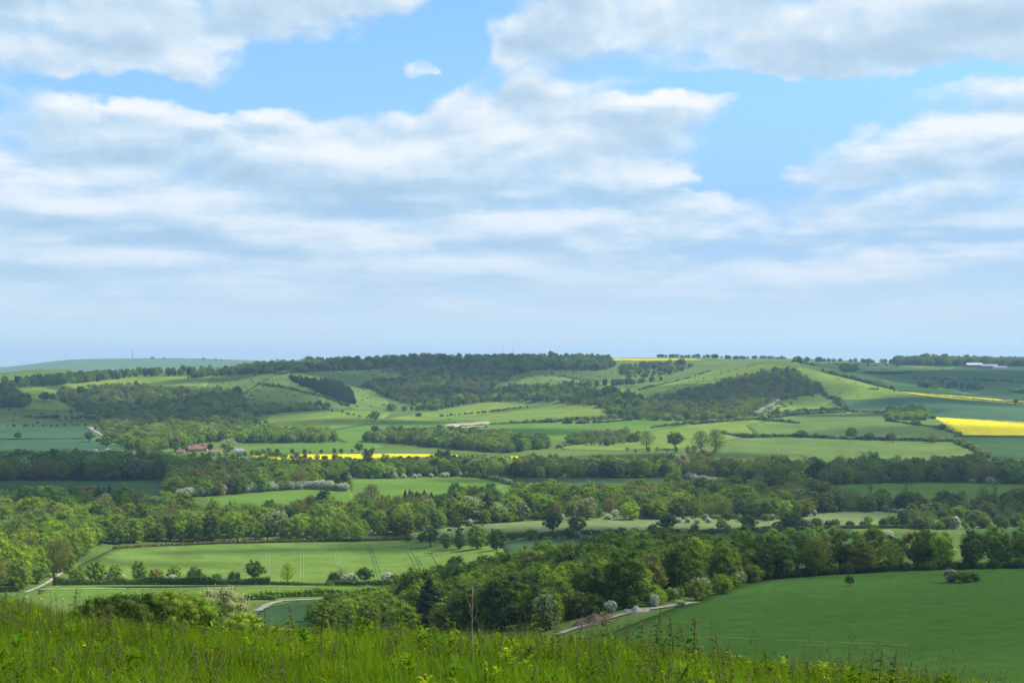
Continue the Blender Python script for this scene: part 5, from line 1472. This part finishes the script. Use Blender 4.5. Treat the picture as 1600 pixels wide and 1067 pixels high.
def house(label, px, py, w, dp, eave, ridge, rz, wall, roof, chim=1, nwin=4, name='house', cat='house', door=True):
    p = cast(px, py)[0]
    root = link(name, None, loc=(p[0], p[1], p[2] - .2)); root.rotation_euler = (0, 0, rz)
    MB().box(-w / 2, w / 2, -dp / 2, dp / 2, -1, eave).build('wall', BM[wall], root)
    rf = MB().prism(-w / 2 - .4, w / 2 + .4, -dp / 2 - .5, dp / 2 + .5, eave - .05, ridge).build('roof', BM[roof], root)
    for i in range(chim):
        x = -w * .3 + i * w * .6
        MB().box(x - .5, x + .5, -.4, .4, ridge - 1.2, ridge + 1.3).build('chimney', BM['brick'], rf)
    for i in range(nwin):
        x = -w / 2 + w * (i + .5) / nwin
        if door and i == nwin // 2:
            MB().box(x - .55, x + .55, -dp / 2 - .06, -dp / 2 + .1, .2, 2.3).build('door', BM['white'], root)
            continue
        f = MB().box(x - .75, x + .75, -dp / 2 - .06, -dp / 2 + .05, 1.0, 2.4).build('window', BM['white'], root)
        MB().box(x - .62, x + .62, -dp / 2 - .10, -dp / 2 - .03, 1.12, 2.28).build('pane', BM['glass'], f)
    tag(root, label, cat)
    return root


house('long red-roofed house with brick walls among sunlit trees', 308, 706, 22, 8, 4.2, 9.0, R(8), 'brick', 'tile', 2, 6)
house('taller red-roofed wing at the right end of the house', 318, 705.5, 8, 9, 5.4, 10.5, R(95), 'render', 'tile', 1, 3)
house('low pale outbuilding right of the copper-leaved tree', 336, 709, 16, 6, 3.0, 5.4, R(4), 'render', 'tile', 0, 4, 'outbuilding', 'building')
house('grey-roofed shed at the edge of the house garden', 374, 708, 10, 7, 3.4, 6.4, R(20), 'render', 'slate', 0, 3, 'shed', 'building')
house('small brick cottage left of the red-roofed house', 283, 709.5, 9, 7, 3.2, 6.5, R(-14), 'brick', 'tile', 1, 3)
house('large white-roofed barn on the right skyline farm', 1522, 575, 44, 18, 9, 14, R(3), 'boards', 'sheet', 0, 5, 'barn', 'barn')
house('long grey barn right of the white-roofed barn', 1545, 576.3, 44, 16, 8, 13, R(-3), 'boards', 'slate', 0, 5, 'barn', 'barn')
house('low pale-fronted shed at the right end of the farm', 1562, 577, 36, 14, 6, 9, R(2), 'render', 'slate', 0, 5, 'barn', 'barn')


def mast(label, px, py, h, r0, far):
    p = cast(px, py, far)[0]
    root = link('radio_mast', None, loc=(p[0], p[1], p[2] - .5))
    mb = MB()
    for sx, sy in ((1, 1), (1, -1), (-1, 1), (-1, -1)):
        mb.tube([(sx * r0, sy * r0, 0), (sx * r0 * .3, sy * r0 * .3, h * .85)], r0 * .18, 4)
    for k in range(9):
        z0, z1 = h * .85 * k / 9, h * .85 * (k + 1) / 9
        a0 = r0 * (1 - .7 * k / 9); a1 = r0 * (1 - .7 * (k + 1) / 9)
        for (ax, ay), (bx, by) in (((1, 1), (1, -1)), ((1, -1), (-1, -1)), ((-1, -1), (-1, 1)), ((-1, 1), (1, 1))):
            mb.tube([(ax * a0, ay * a0, z0), (bx * a1, by * a1, z1)], r0 * .1, 3)
    mb.build('lattice', BM['steel'], root)
    MB().tube([(0, 0, h * .84), (0, 0, h)], r0 * .2, 6).build('aerial', BM['steel'], root)
    MB().tube([(0, 0, h * .78), (0, 0, h * .84)], r0 * .8, 8).build('drum', BM['steel'], root)
    tag(root, label, 'mast')


mast('tall thin radio mast on the pale far-left hill', 207, 561, 74, 4.0, 8300)
mast('left of two faint masts on the central skyline', 786, 559, 36, 1.0, 3000)
mast('right shorter of two faint masts on the central skyline', 801, 559, 24, 0.9, 3000)


def heap(label, px, py, w, dp, h, mat, seed):
    p = cast(px, py)[0]
    r = np.random.default_rng(seed); n = 30
    V, Fc = [], []
    for i in range(n):
        for j in range(n):
            x = (i / (n - 1) * 2 - 1); y = (j / (n - 1) * 2 - 1); q = math.hypot(x, y)
            z = max(0, 1 - q ** 1.6) * (0.75 + .3 * math.sin(x * 5 + seed) * math.sin(y * 4) + .25 * math.sin(x * 9 + 1)) + (r.random() - .5) * .12 * (q < .95)
            gx, gy = x * w / 2, y * dp / 2
            V.append((gx, gy, float(ground_z(p[0] + gx, p[1] + gy)) - p[2] + z * h + .12 - .4 * (q > .9)))
    for i in range(n - 1):
        for j in range(n - 1):
            Fc.append([i * n + j, (i + 1) * n + j, (i + 1) * n + j + 1, i * n + j + 1])
    o = link('spoil_heap', mesh_from('spoil_heap', V, Fc, [mat]), loc=tuple(p))
    tag(o, label, 'heap')


heap('reddish brown heap of dug earth by the chalk track', 925, 972, 13, 12, 2.3, FM['earth'], 3)
heap('pale heap of chalk rubble right of the brown heap', 992, 956, 9, 9, 1.7, FM['rubble'], 5)
heap('low grey bank of soil in front of the brown heap', 930, 976, 15, 7, .5, FM['earth'], 8)
for i, (px, py) in enumerate([(1206, 922), (1266, 917), (1389, 913), (1453, 911), (1563, 910)]):
    p = cast(px, py)[0]
    root = MB().tube([(0, 0, -.2), (0, 0, .5), (.01, 0, 1.15)], [.11, .10, .09], 6).build('fence_post', BM['wood'], None, tuple(p))
    tag(root, '%s weathered post along the top of the big right field' % ('leftmost', 'second', 'third', 'fourth', 'rightmost')[i], 'post', 'posts along the field verge')


def sheep_mesh():
    me = bpy.data.meshes.new('sheep_skeleton')
    V = [(-.38, 0, .62), (0, 0, .64), (.36, 0, .66), (.56, 0, .72), (.74, 0, .58), (.84, 0, .50)]
    E = [(0, 1), (1, 2), (2, 3), (3, 4), (4, 5)]
    rad = [.24, .29, .25, .13, .10, .06]
    for at, sx in ((0, -.36), (2, .32)):
        for sy in (-.13, .13):
            b = len(V); V += [(sx, sy, .36), (sx + .01, sy, .02)]; E += [(at, b), (b, b + 1)]; rad += [.075, .045]
    me.from_pydata(V, E, [])
    o = bpy.data.objects.new('sheep_skeleton', me); COL.objects.link(o)
    md = o.modifiers.new('skin', 'SKIN')
    for i, q in enumerate(rad):
        me.skin_vertices[0].data[i].radius = (q, q)
    me.skin_vertices[0].data[1].use_root = True
    sd = o.modifiers.new('sub', 'SUBSURF'); sd.levels = 1; sd.render_levels = 1
    dg = bpy.context.evaluated_depsgraph_get()
    out = bpy.data.meshes.new_from_object(o.evaluated_get(dg))
    bpy.data.objects.remove(o)
    out.name = 'sheep'; out.materials.clear(); out.materials.append(mat_simple('cream_fleece', (0.66, 0.62, 0.52), .95, .1, 3.0, .05))
    out.polygons.foreach_set('use_smooth', np.ones(len(out.polygons), bool))
    return out


SHEEP = sheep_mesh()
for where, n_, box in [('on the left hill pasture', 9, (20, 642, 140, 660)), ('on the field above the right-hand wood', 10, (1180, 694, 1420, 708)), ('on the slope beside the wooded spur', 7, (1300, 598, 1400, 618)), ('in the sunlit pasture below the house wood', 5, (420, 698, 560, 703))]:
    pts_ = sorted((rng.uniform(box[0], box[2]), rng.uniform(box[1], box[3])) for _ in range(n_))
    for i, (px, py) in enumerate(pts_):
        o = link('sheep', SHEEP, loc=tuple(cast(px, py)[0] + np.array([0, 0, .35 + .0003 * 2500])))
        o.rotation_euler = (0, 0, rng.random() * 6.283); o.scale = (1.35,) * 3
        tag(o, '%s from left of the white sheep grazing %s' % (ordinal(i + 1), where), 'sheep', 'sheep grazing ' + where)

# ------------------------------------------------------------------ foreground bank
def at_d(px, d):
    x = (px - 800) / F * d
    return (x, d, float(ground_z(x, d)))


n_before = len(PLANTS)
for px, d, h, wd, kd, t, lb in [
        (345, 104, 4.1, 1.25, 'shrub_may', 'grey', 'round hawthorn frosted with white blossom behind the front grass'),
        (300, 98, 3.2, 1.5, 'shrub', 'mid', 'green shrub left of the frosted hawthorn'),
        (262, 96, 3.4, 1.4, 'shrub', 'mid', 'broad green shrub second left of the frosted hawthorn'),
        (226, 94, 3.2, 1.4, 'shrub', 'dark', 'broad shrub in the middle of the bank'),
        (190, 104, 3.5, 1.3, 'shrub', 'dark', 'dark shrub left of the broad bank shrubs'),
        (152, 112, 3.7, 1.2, 'shrub', 'dark', 'dark leafy shrub near the left of the bank'),
        (118, 116, 2.8, 1.4, 'shrub', 'dark', 'small dark shrub at the left end of the bank'),
        (84, 118, 2.4, 1.5, 'shrub', 'dark', 'lowest dark shrub at the far left of the bank'),
        (40, 120, 3.6, 1.5, 'shrub', 'mid', 'rounded shrub low at the left edge of the bank'),
        (380, 92, 2.2, 1.5, 'shrub', 'fresh', 'low shrub right of the frosted hawthorn'),
        (428, 66, 1.7, 1.9, 'shrub', 'mid', 'low wide shrub above the front grass left of centre'),
        (470, 60, 1.2, 1.9, 'shrub', 'dark', 'low dark shrub beside the wheat patch above the grass'),
        (700, 190, 4.2, 1.3, 'shrub_may', 'mid', 'shrub with white blossom behind the grass at centre'),
        (670, 200, 3.6, 1.5, 'shrub', 'mid', 'green shrub left of the central blossoming shrub'),
        (760, 210, 4.6, 1.4, 'shrub', 'fresh', 'fresh green shrub right of the central blossoming shrub'),
        (640, 210, 4.2, 1.4, 'shrub', 'dark', 'dark shrub below the left tip of the near wood')]:
    plant(at_d(px, d), h, h * wd, kd, t, 'bank', lb, True)
new_ = PLANTS[n_before:]
for p_ in new_:
    p_['thing'] = True; p_['vis'] = 99
_keep_all = PLANTS; PLANTS = new_
realise_things()
PLANTS = _keep_all

GM = {
    'grass': mat_leaf('grass_blade', None, .5, .3, 5.0, .04),
    'stem': mat_simple('weed_stem', (0.085, 0.065, 0.03), .8, .3, 9.0),
    'top': mat_leaf('purplish_weed_top', (0.088, 0.092, 0.028), .3, .35, 9.0),
    'yellow': mat_leaf('yellow_petals', (0.62, 0.56, 0.04), .3, .2, 9.0),
    'butter': mat_leaf('buttercup_petals', (0.80, 0.55, 0.02), .2, .1, 9.0),
}
PROTO2 = bpy.data.collections.new('meadow_patterns')


def add2(V, Fc, mi, mats):
    me = bpy.data.meshes.new('meadow_plant')
    me.from_pydata(np.asarray(V).tolist(), [], [list(f) for f in Fc]); me.update()
    for m_ in mats:
        me.materials.append(m_)
    me.polygons.foreach_set('material_index', np.array(mi, np.int32))
    PROTO2.objects.link(bpy.data.objects.new('%03d_meadow' % len(PROTO2.objects), me))
    return me


def blade(V, Fc, base, ang, lean, h, w, seg=4, droop=1.6):
    b = len(V); ca, sa = math.cos(ang), math.sin(ang)
    for i in range(seg + 1):
        t = i / seg
        out = lean * t ** droop * h
        ww = w * (1 - t ** 1.5) + .0006
        z = h * (t - .25 * lean * t * t)
        cx, cyy = base[0] + ca * out, base[1] + sa * out
        V.append((cx - sa * ww, cyy + ca * ww, base[2] + z)); V.append((cx + sa * ww, cyy - ca * ww, base[2] + z))
    for i in range(seg):
        Fc.append((b + 2 * i, b + 2 * i + 1, b + 2 * i + 3, b + 2 * i + 2))


def leaf(V, Fc, p, ang, pitch, L, w):
    """pointed leaf, folded along its midrib and drooping at the tip"""
    d = Vector((math.cos(ang) * math.cos(pitch), math.sin(ang) * math.cos(pitch), math.sin(pitch)))
    s = Vector((-math.sin(ang), math.cos(ang), 0)); u = d.cross(s) * -1
    p = Vector(p); b = len(V)
    for t, k, dz in ((0, .15, 0), (.3, 1, .0), (.65, .7, -.10), (1, .02, -.34)):
        c = p + d * (L * t) + Vector((0, 0, dz * L))
        V.append(tuple(c + s * (w * k) + Vector((0, 0, w * k * .35)))); V.append(tuple(c)); V.append(tuple(c - s * (w * k) + Vector((0, 0, w * k * .35))))
    for i in range(3):
        a = b + 3 * i
        Fc.append((a, a + 1, a + 4, a + 3)); Fc.append((a + 1, a + 2, a + 5, a + 4))


def build_meadow_protos():
    rr = random.Random(5)
    for k in range(4):                                       # 0-3 grass tufts
        V, Fc = [], []
        for i in range(64):
            a = rr.random() * 6.283; q = rr.random() ** .5 * .17
            blade(V, Fc, (math.cos(a) * q, math.sin(a) * q, -.02), rr.random() * 6.283, rr.uniform(.1, .9), rr.uniform(.12, .38), rr.uniform(.0014, .0034))
        add2(V, Fc, [0] * len(Fc), [GM['grass']])
    for k in range(4):                                       # 4-7 nettles and dead-nettles: paired leaves, purplish tops
        V, Fc = [], []; h = 1.0
        mb = MB(); mb.tube([(0, 0, -.03), (rr.uniform(-.03, .03), rr.uniform(-.03, .03), h * .5), (rr.uniform(-.06, .06), rr.uniform(-.06, .06), h)], [.007, .006, .003], 4)
        V += mb.v; Fc += [tuple(f) for f in mb.f]; mi = [1] * len(Fc)
        tip = mb.v[-1]
        n = 11
        for i in range(n):
            z = h * (.14 + .86 * i / n); x = tip[0] * z / h; y = tip[1] * z / h
            L = .19 * (1 - .5 * i / n) * rr.uniform(.8, 1.2)
            for q in range(2):
                m0 = len(Fc)
                leaf(V, Fc, (x, y, z), i * 1.57 + q * math.pi + rr.uniform(-.3, .3), rr.uniform(-.1, .5), L, L * .32)
                mi += [0 if i < n - 3 - k % 2 else 2] * (len(Fc) - m0)
        for i in range(26):
            m0 = len(Fc); z = h * rr.uniform(.72, 1.03); a = rr.random() * 6.283
            leaf(V, Fc, (tip[0] * z, tip[1] * z, z), a, rr.uniform(-.6, .7), rr.uniform(.02, .055), .008)
            mi += [2] * (len(Fc) - m0)
        add2(V, Fc, mi, [GM['grass'], GM['stem'], GM['top']])
    for k in range(2):                                       # 8-9 yellow-green flower spikes
        V, Fc = [], []
        mb = MB(); mb.tube([(0, 0, -.02), (rr.uniform(-.02, .02), 0, .25), (rr.uniform(-.03, .03), 0, .42)], [.004, .003, .002], 4)
        V += mb.v; Fc += [tuple(f) for f in mb.f]; mi = [1] * len(Fc)
        for i in range(14):
            z = .12 + .30 * i / 14
            for q in range(4):
                m0 = len(Fc); leaf(V, Fc, (0, 0, z), q * 1.57 + i * .6, rr.uniform(.0, .5), .045 * (1 - .5 * i / 14), .011)
                mi += [0] * (len(Fc) - m0)
            if i > 4:
                for q in range(4):
                    m0 = len(Fc); leaf(V, Fc, (0, 0, z + .008), q * 1.57 + .8 + i, rr.uniform(.2, .9), .019, .007); mi += [2] * (len(Fc) - m0)
        add2(V, Fc, mi, [GM['grass'], GM['stem'], GM['yellow']])
    for k in range(2):                                       # 10-11 broad-leaved weeds / thistle rosettes
        V, Fc = [], []
        for i in range(22):
            z = .05 + .4 * (i / 22); leaf(V, Fc, (0, 0, z), i * 2.4, rr.uniform(.1, .9), rr.uniform(.14, .24), .035)
        add2(V, Fc, [0] * len(Fc), [GM['grass']])
    V, Fc = [], []                                           # 12 buttercup
    mb = MB(); mb.tube([(0, 0, -.02), (.02, 0, .3), (.03, .01, .55)], [.003, .0025, .002], 4)
    V += mb.v; Fc += [tuple(f) for f in mb.f]; mi = [0] * len(Fc)
    for q in range(5):
        m0 = len(Fc); leaf(V, Fc, (.03, .01, .55), q * 1.2566, .5, .022, .012); mi += [1] * (len(Fc) - m0)
    add2(V, Fc, mi, [GM['stem'], GM['butter']])
    V, Fc = [], []                                           # 13 tall seeding grass
    for i in range(7):
        a = rr.random() * 6.283; blade(V, Fc, (0, 0, -.02), a, rr.uniform(.1, .35), rr.uniform(.5, .8), .002, 5)
    mi = [0] * len(Fc)
    for i in range(7):
        m0 = len(Fc); leaf(V, Fc, (rr.uniform(-.12, .12), rr.uniform(-.12, .12), rr.uniform(.5, .72)), rr.random() * 6, 1.2, .09, .006); mi += [1] * (len(Fc) - m0)
    add2(V, Fc, mi, [GM['grass'], GM['top']])


build_meadow_protos()
MEADOW_GROUP = scatter_group(PROTO2, 'meadow_scatter')


def vnoise(x, y, s, seed):
    return np.sin(x / s + seed) * np.sin(y / s * 1.3 + seed * 2.1) * .5 + np.sin(x / s * 2.3 + seed * 3 + y / s) * .3 + np.sin(y / s * 2.9 - x / s * 1.1 + seed) * .2


def spread(n, d0, d1, seed):
    r = np.random.default_rng(seed)
    d = np.sqrt(r.uniform(d0 ** 2, d1 ** 2, n)); px = r.uniform(-160, 1760, n)
    x = (px - 800) / F * d
    return r, x, d, ground_z(x, d)


def meadow(name, label, n, d0, d1, seed, which, scale, tints, mask=None, tilt=.12, thin=None):
    r, x, y, z = spread(n, d0, d1, seed)
    keep = np.ones(n, bool)
    if mask is not None:
        keep = r.random(n) < mask(x, y)
    x, y, z = x[keep], y[keep], z[keep]; m = len(x)
    s = r.uniform(scale[0], scale[1], m)
    T = np.array(tints)[r.integers(len(tints), size=m)] * (0.8 + .4 * r.random((m, 1)))
    patch = 1 + .30 * vnoise(x, y, 1.3, 3.3)[:, None]
    turn = np.stack([r.normal(size=m) * tilt, r.normal(size=m) * tilt, r.random(m) * 6.283], -1)
    return scatter(name, label, MEADOW_GROUP, np.stack([x, y, z], -1), r.choice(which, m), turn, np.stack([s * r.uniform(.85, 1.15, m), s * r.uniform(.85, 1.15, m), s * r.uniform(.85, 1.2, m)], -1), T * patch)


GT = [(0.105, 0.195, 0.0048), (0.126, 0.217, 0.0048), (0.083, 0.172, 0.0048), (0.174, 0.259, 0.0064), (0.058, 0.134, 0.0048), (0.196, 0.263, 0.0096)]
NT_ = [(0.090, 0.150, 0.005), (0.108, 0.168, 0.006), (0.076, 0.134, 0.006), (0.112, 0.146, 0.008)]
meadow('grass', 'long lush green grass covering the bank in front', 19000, 3.2, 34, 11, [0, 1, 2, 3], (.75, 1.25), GT)
meadow('grass', 'shorter grass where the bank falls away behind', 16000, 30, 125, 12, [0, 1, 2, 3], (.8, 1.3), GT)
crestd = lambda x, y: np.clip((y - 8) / 9, 0.10, 1)
meadow('weeds', 'dense nettles and dead-nettles with purplish tops in the front grass', 6800, 6, 34, 13, [4, 5, 6, 7], (.26, .50), NT_, lambda x, y: crestd(x, y) * np.clip(.45 + 1.1 * vnoise(x, y, 2.1, 1.7), .05, 1))
meadow('weeds', 'broad-leaved weeds scattered through the front grass', 700, 6, 28, 14, [10, 11], (.5, .9), NT_ + GT, None, .2)
meadow('flowers', 'yellow-green flower spikes scattered low in the front grass', 750, 5.5, 24, 15, [8, 9], (.65, 1.05), [(0.20, 0.24, 0.015), (0.16, 0.22, 0.015)], lambda x, y: np.clip(.5 + 1.2 * vnoise(x, y, 1.5, 5.1), .1, 1))
meadow('grass', 'thin seeding grasses standing above the front grass', 900, 6, 30, 16, [13], (.6, 1.0), [(0.12, 0.15, 0.03), (0.10, 0.14, 0.025)])

# nettle stems that stand clear against the fields behind: things of their own
NET = []
for i, me_i in enumerate((4, 5, 6, 7)):
    NET.append(PROTO2.objects['%03d_meadow' % me_i].data)


def weed(px, d, h, label, var, yellow=False):
    p = at_d(px, d)
    src = NET[var % 4]
    root = link('nettle_stem', None, loc=p); root.rotation_euler = (rng.normal() * .07, rng.normal() * .07, rng.random() * 6.28); root.scale = (h * 1.15, h * 1.15, h)
    for nm, idx in (('stem', 1), ('leaves', 0), ('flower_top', 2)):
        key = (src.name, nm)
        if key not in SPLIT:
            vs = np.empty(len(src.vertices) * 3, np.float32); src.vertices.foreach_get('co', vs); vs = vs.reshape(-1, 3)
            SPLIT[key] = mesh_from(nm, vs, [list(q.vertices) for q in src.polygons if q.material_index == idx], [src.materials[idx]])
        o = link(nm, SPLIT[key], root); o['tint'] = NT_[var % 4]
        if nm != 'stem': o['kind'] = 'stuff'
    tag(root, label, 'weed', 'tall weed stems on the edge of the front bank')


SPLIT = {}
weeds = [(112, 24, .95), (176, 22, .8), (250, 22, .75), (415, 21, .8), (462, 21, .85), (500, 20, .95), (540, 20, .7), (590, 20, .8), (625, 20, .9), (672, 20, .7), (700, 20, .8),
         (838, 20, .95), (870, 20, .7), (905, 20, .75), (950, 20, 1.0), (985, 20, .85), (1003, 20, .9), (1022, 19, 1.0), (1048, 19, .9), (1073, 19, .85), (1080, 19.5, 1.0), (1096, 19, .7), (1122, 19, .8), (1140, 19, .65), (1155, 19, .55),
         (1235, 17, .6), (1266, 17, .62), (1315, 17, .56), (1342, 17, .6), (1368, 17, .62), (1372, 16.5, .85), (1392, 17, .75), (1405, 17, .5), (1420, 17, .6), (1445, 17, .58), (1462, 17, .5), (1496, 17, .45), (1538, 16.5, .55), (1560, 16.5, .42)]
for i, (px, d, h) in enumerate(weeds):
    weed(px, d, h * .88, 'tall nettle-like stem, %s from left standing clear of the front grass' % ordinal(i + 1), i)

# the dry forked stalk
p0 = at_d(738, 17.5)
root = link('dead_stalk', None, loc=p0)
MB().tube([(0, 0, -.05), (.01, 0, .3), (-.005, .01, .6), (.0, .0, .85), (.005, 0, 1.12)], [.0065, .006, .005, .004, .003], 6).build('stem', BM['dead'], root)
for a, b, c in (((0, 0, .66), (.05, 0, .78), (.075, .01, .94)), ((0, 0, .80), (-.05, .01, .92), (-.085, .0, 1.02)), ((0, 0, .95), (.012, .02, 1.1), (.01, .03, 1.2)), ((0, 0, .72), (-.02, -.02, .78), (-.03, -.02, .84))):
    MB().tube([a, b, c], [.0034, .0026, .0016], 5).build('branch', BM['dead'], root)
tag(root, 'dry forked brown stalk standing alone in the centre of the grass', 'dead stalk')
# buttercups
for i, (px, d, h) in enumerate([(38, 22, .9), (60, 23, .95), (68, 23, .9), (82, 23, 1.15), (88, 23, 1.2), (95, 22, .9), (132, 15, .8), (318, 10, .7), (792, 14, .8), (898, 8.5, .6), (902, 8.3, .5), (1076, 10, .6), (1224, 12, .8), (1238, 12.5, .9), (1293, 13, .7)]):
    src = PROTO2.objects['012_meadow'].data
    root = link('buttercup', None, loc=at_d(px, d)); root.rotation_euler = (0, 0, i * 1.3); root.scale = (1.2, 1.2, h * 1.3)
    for nm, idx in (('stem', 0), ('petals', 1)):
        key = (src.name, nm)
        if key not in SPLIT:
            vs = np.empty(len(src.vertices) * 3, np.float32); src.vertices.foreach_get('co', vs)
            SPLIT[key] = mesh_from(nm, vs.reshape(-1, 3), [list(q.vertices) for q in src.polygons if q.material_index == idx], [src.materials[idx]])
        link(nm, SPLIT[key], root)
    tag(root, 'small golden buttercup, %s from left in the front grass' % ordinal(i + 1), 'flower', 'buttercups in the front grass')


# ------------------------------------------------------------------ clouds out of view, placed over the valley to shade it
def build_shade_clouds():
    m, k = new_mat('shade_cloud_vapour')
    tc = k.n('ShaderNodeTexCoord')
    ln = k.vmath('LENGTH', k.vmath('MULTIPLY', tc.outputs['Object'], (1.0, 1.0, 0.0)), out=1)
    geo = k.n('ShaderNodeNewGeometry')
    nz = k.noise(geo.outputs['Position'], 1 / 260.0, 5.0, .55)
    edge = k.math('ADD', k.math('SUBTRACT', 1.0, ln), k.math('MULTIPLY', k.math('SUBTRACT', nz, .5), .9))
    at = k.n('ShaderNodeAttribute', attribute_type='OBJECT', attribute_name='thickness')
    a = k.math('MULTIPLY', k.rng(edge, .0, .5), at.outputs['Fac'])
    tr = k.n('ShaderNodeBsdfTransparent'); df = k.n('ShaderNodeBsdfDiffuse'); df.inputs[0].default_value = (.9, .9, .9, 1)
    tl = k.n('ShaderNodeBsdfTranslucent'); tl.inputs[0].default_value = (.9, .9, .9, 1)
    m1 = k.n('ShaderNodeMixShader'); m1.inputs[0].default_value = .5; k.put(m1.inputs[1], df.outputs[0]); k.put(m1.inputs[2], tl.outputs[0])
    mx = k.n('ShaderNodeMixShader'); k.put(mx.inputs[0], a); k.put(mx.inputs[1], tr.outputs[0]); k.put(mx.inputs[2], m1.outputs[0])
    o = k.n('ShaderNodeOutputMaterial'); k.put(o.inputs[0], mx.outputs[0])
    bm = bmesh.new(); bmesh.ops.create_icosphere(bm, subdivisions=4, radius=1.0)
    for v in bm.verts:
        z = v.co.z
        bump = .12 * math.sin(v.co.x * 7 + 1) * math.sin(v.co.y * 6) + .08 * math.sin(v.co.x * 13) * math.sin(v.co.y * 15 + 2)
        v.co.z = (z * .22 if z > 0 else z * .05) + (bump * .5 if z > 0 else 0)
    me = bpy.data.meshes.new('cloud'); bm.to_mesh(me); bm.free(); me.materials.append(m)
    me.polygons.foreach_set('use_smooth', np.ones(len(me.polygons), bool))
    ALT = 1500.0
    for (x, y, rx, ry, rz, th) in CLOUD_SHADE:
        z = float(ground_z(x, y))
        t = (ALT - z) / SUN.z
        o = link('cloud', me, loc=(x + SUN.x * t, y + SUN.y * t, ALT))
        o['thickness'] = th; o.scale = (rx, ry, 420); o.rotation_euler = (0, 0, R(rz))
        tag(o, 'unseen cloud placed above the valley to shade it', kind='structure')


# centre of the wanted shade on the ground (metres right, metres ahead), half sizes, turn
CLOUD_SHADE = [
    (270, 290, 440, 330, 0, .34),          # right-hand field
    (60, 560, 170, 90, 0, .30),           # near wood, cloud added to darken it
    (230, 560, 240, 90, 10, .14),         # tall line behind the field
    (-520, 1330, 330, 290, 0, 0.76),        # left valley wood and dark belt
    (480, 1330, 400, 300, 10, 0.63),        # right scrub and belt
    (80, 940, 210, 75, 0, 0.67),            # wheat behind the near wood
    (-640, 2520, 380, 300, 0, 0.67),        # hanging wood
    (-80, 3250, 420, 210, 0, 0.67),         # combe and crest
    (430, 2720, 230, 200, 20, 0.61),         # front of the spur
    (1150, 3350, 520, 420, 0, 0.61),         # right plateau
    (-1250, 2250, 480, 300, 0, 0.55),
    (640, 2080, 260, 130, 0, .4),
    (-330, 3020, 150, 120, 15, 0.80), (-120, 2860, 170, 70, -10, 0.80), (120, 3080, 170, 100, 20, 0.73), (-620, 3050, 150, 60, 0, 0.73), (-900, 2780, 140, 70, 10, 0.73),  # smaller clouds added to dapple the hills and valley with shade
    (250, 2560, 160, 60, 0, 0.67), (330, 2960, 130, 60, 25, 0.73), (-230, 2330, 200, 70, 5, 0.61), (40, 2150, 190, 60, -5, 0.55), (800, 2560, 170, 90, 10, 0.61), (620, 2400, 140, 50, 0, 0.67),
    (-170, 1620, 190, 60, 0, 0.61), (230, 1750, 170, 60, 8, 0.61), (60, 1400, 130, 50, 0, 0.61), (-120, 905, 80, 16, 6, 0.55), (-230, 820, 90, 14, -4, .35), (-90, 1130, 110, 40, 0, 0.55), (-330, 1080, 100, 60, 0, 0.61), (-960, 1900, 200, 90, 0, 0.61),
]
build_shade_clouds()

# ------------------------------------------------------------------ the air
def build_haze():
    m, k = new_mat('haze_air')
    pv = k.n('ShaderNodeVolumePrincipled')
    pv.inputs['Color'].default_value = (0.50, 0.76, 1.0, 1)
    pv.inputs['Density'].default_value = HAZE
    pv.inputs['Anisotropy'].default_value = 0.25
    o = k.n('ShaderNodeOutputMaterial'); k.put(o.inputs['Volume'], pv.outputs[0])
    mb = MB().box(-10900, 10900, -120, 18400, float(ZG.min()) - 2.5, 150)
    ob = mb.build('haze', m)
    tag(ob, 'thin pale summer haze filling the valley air', kind='stuff')


HAZE = 6.0e-5
build_haze()
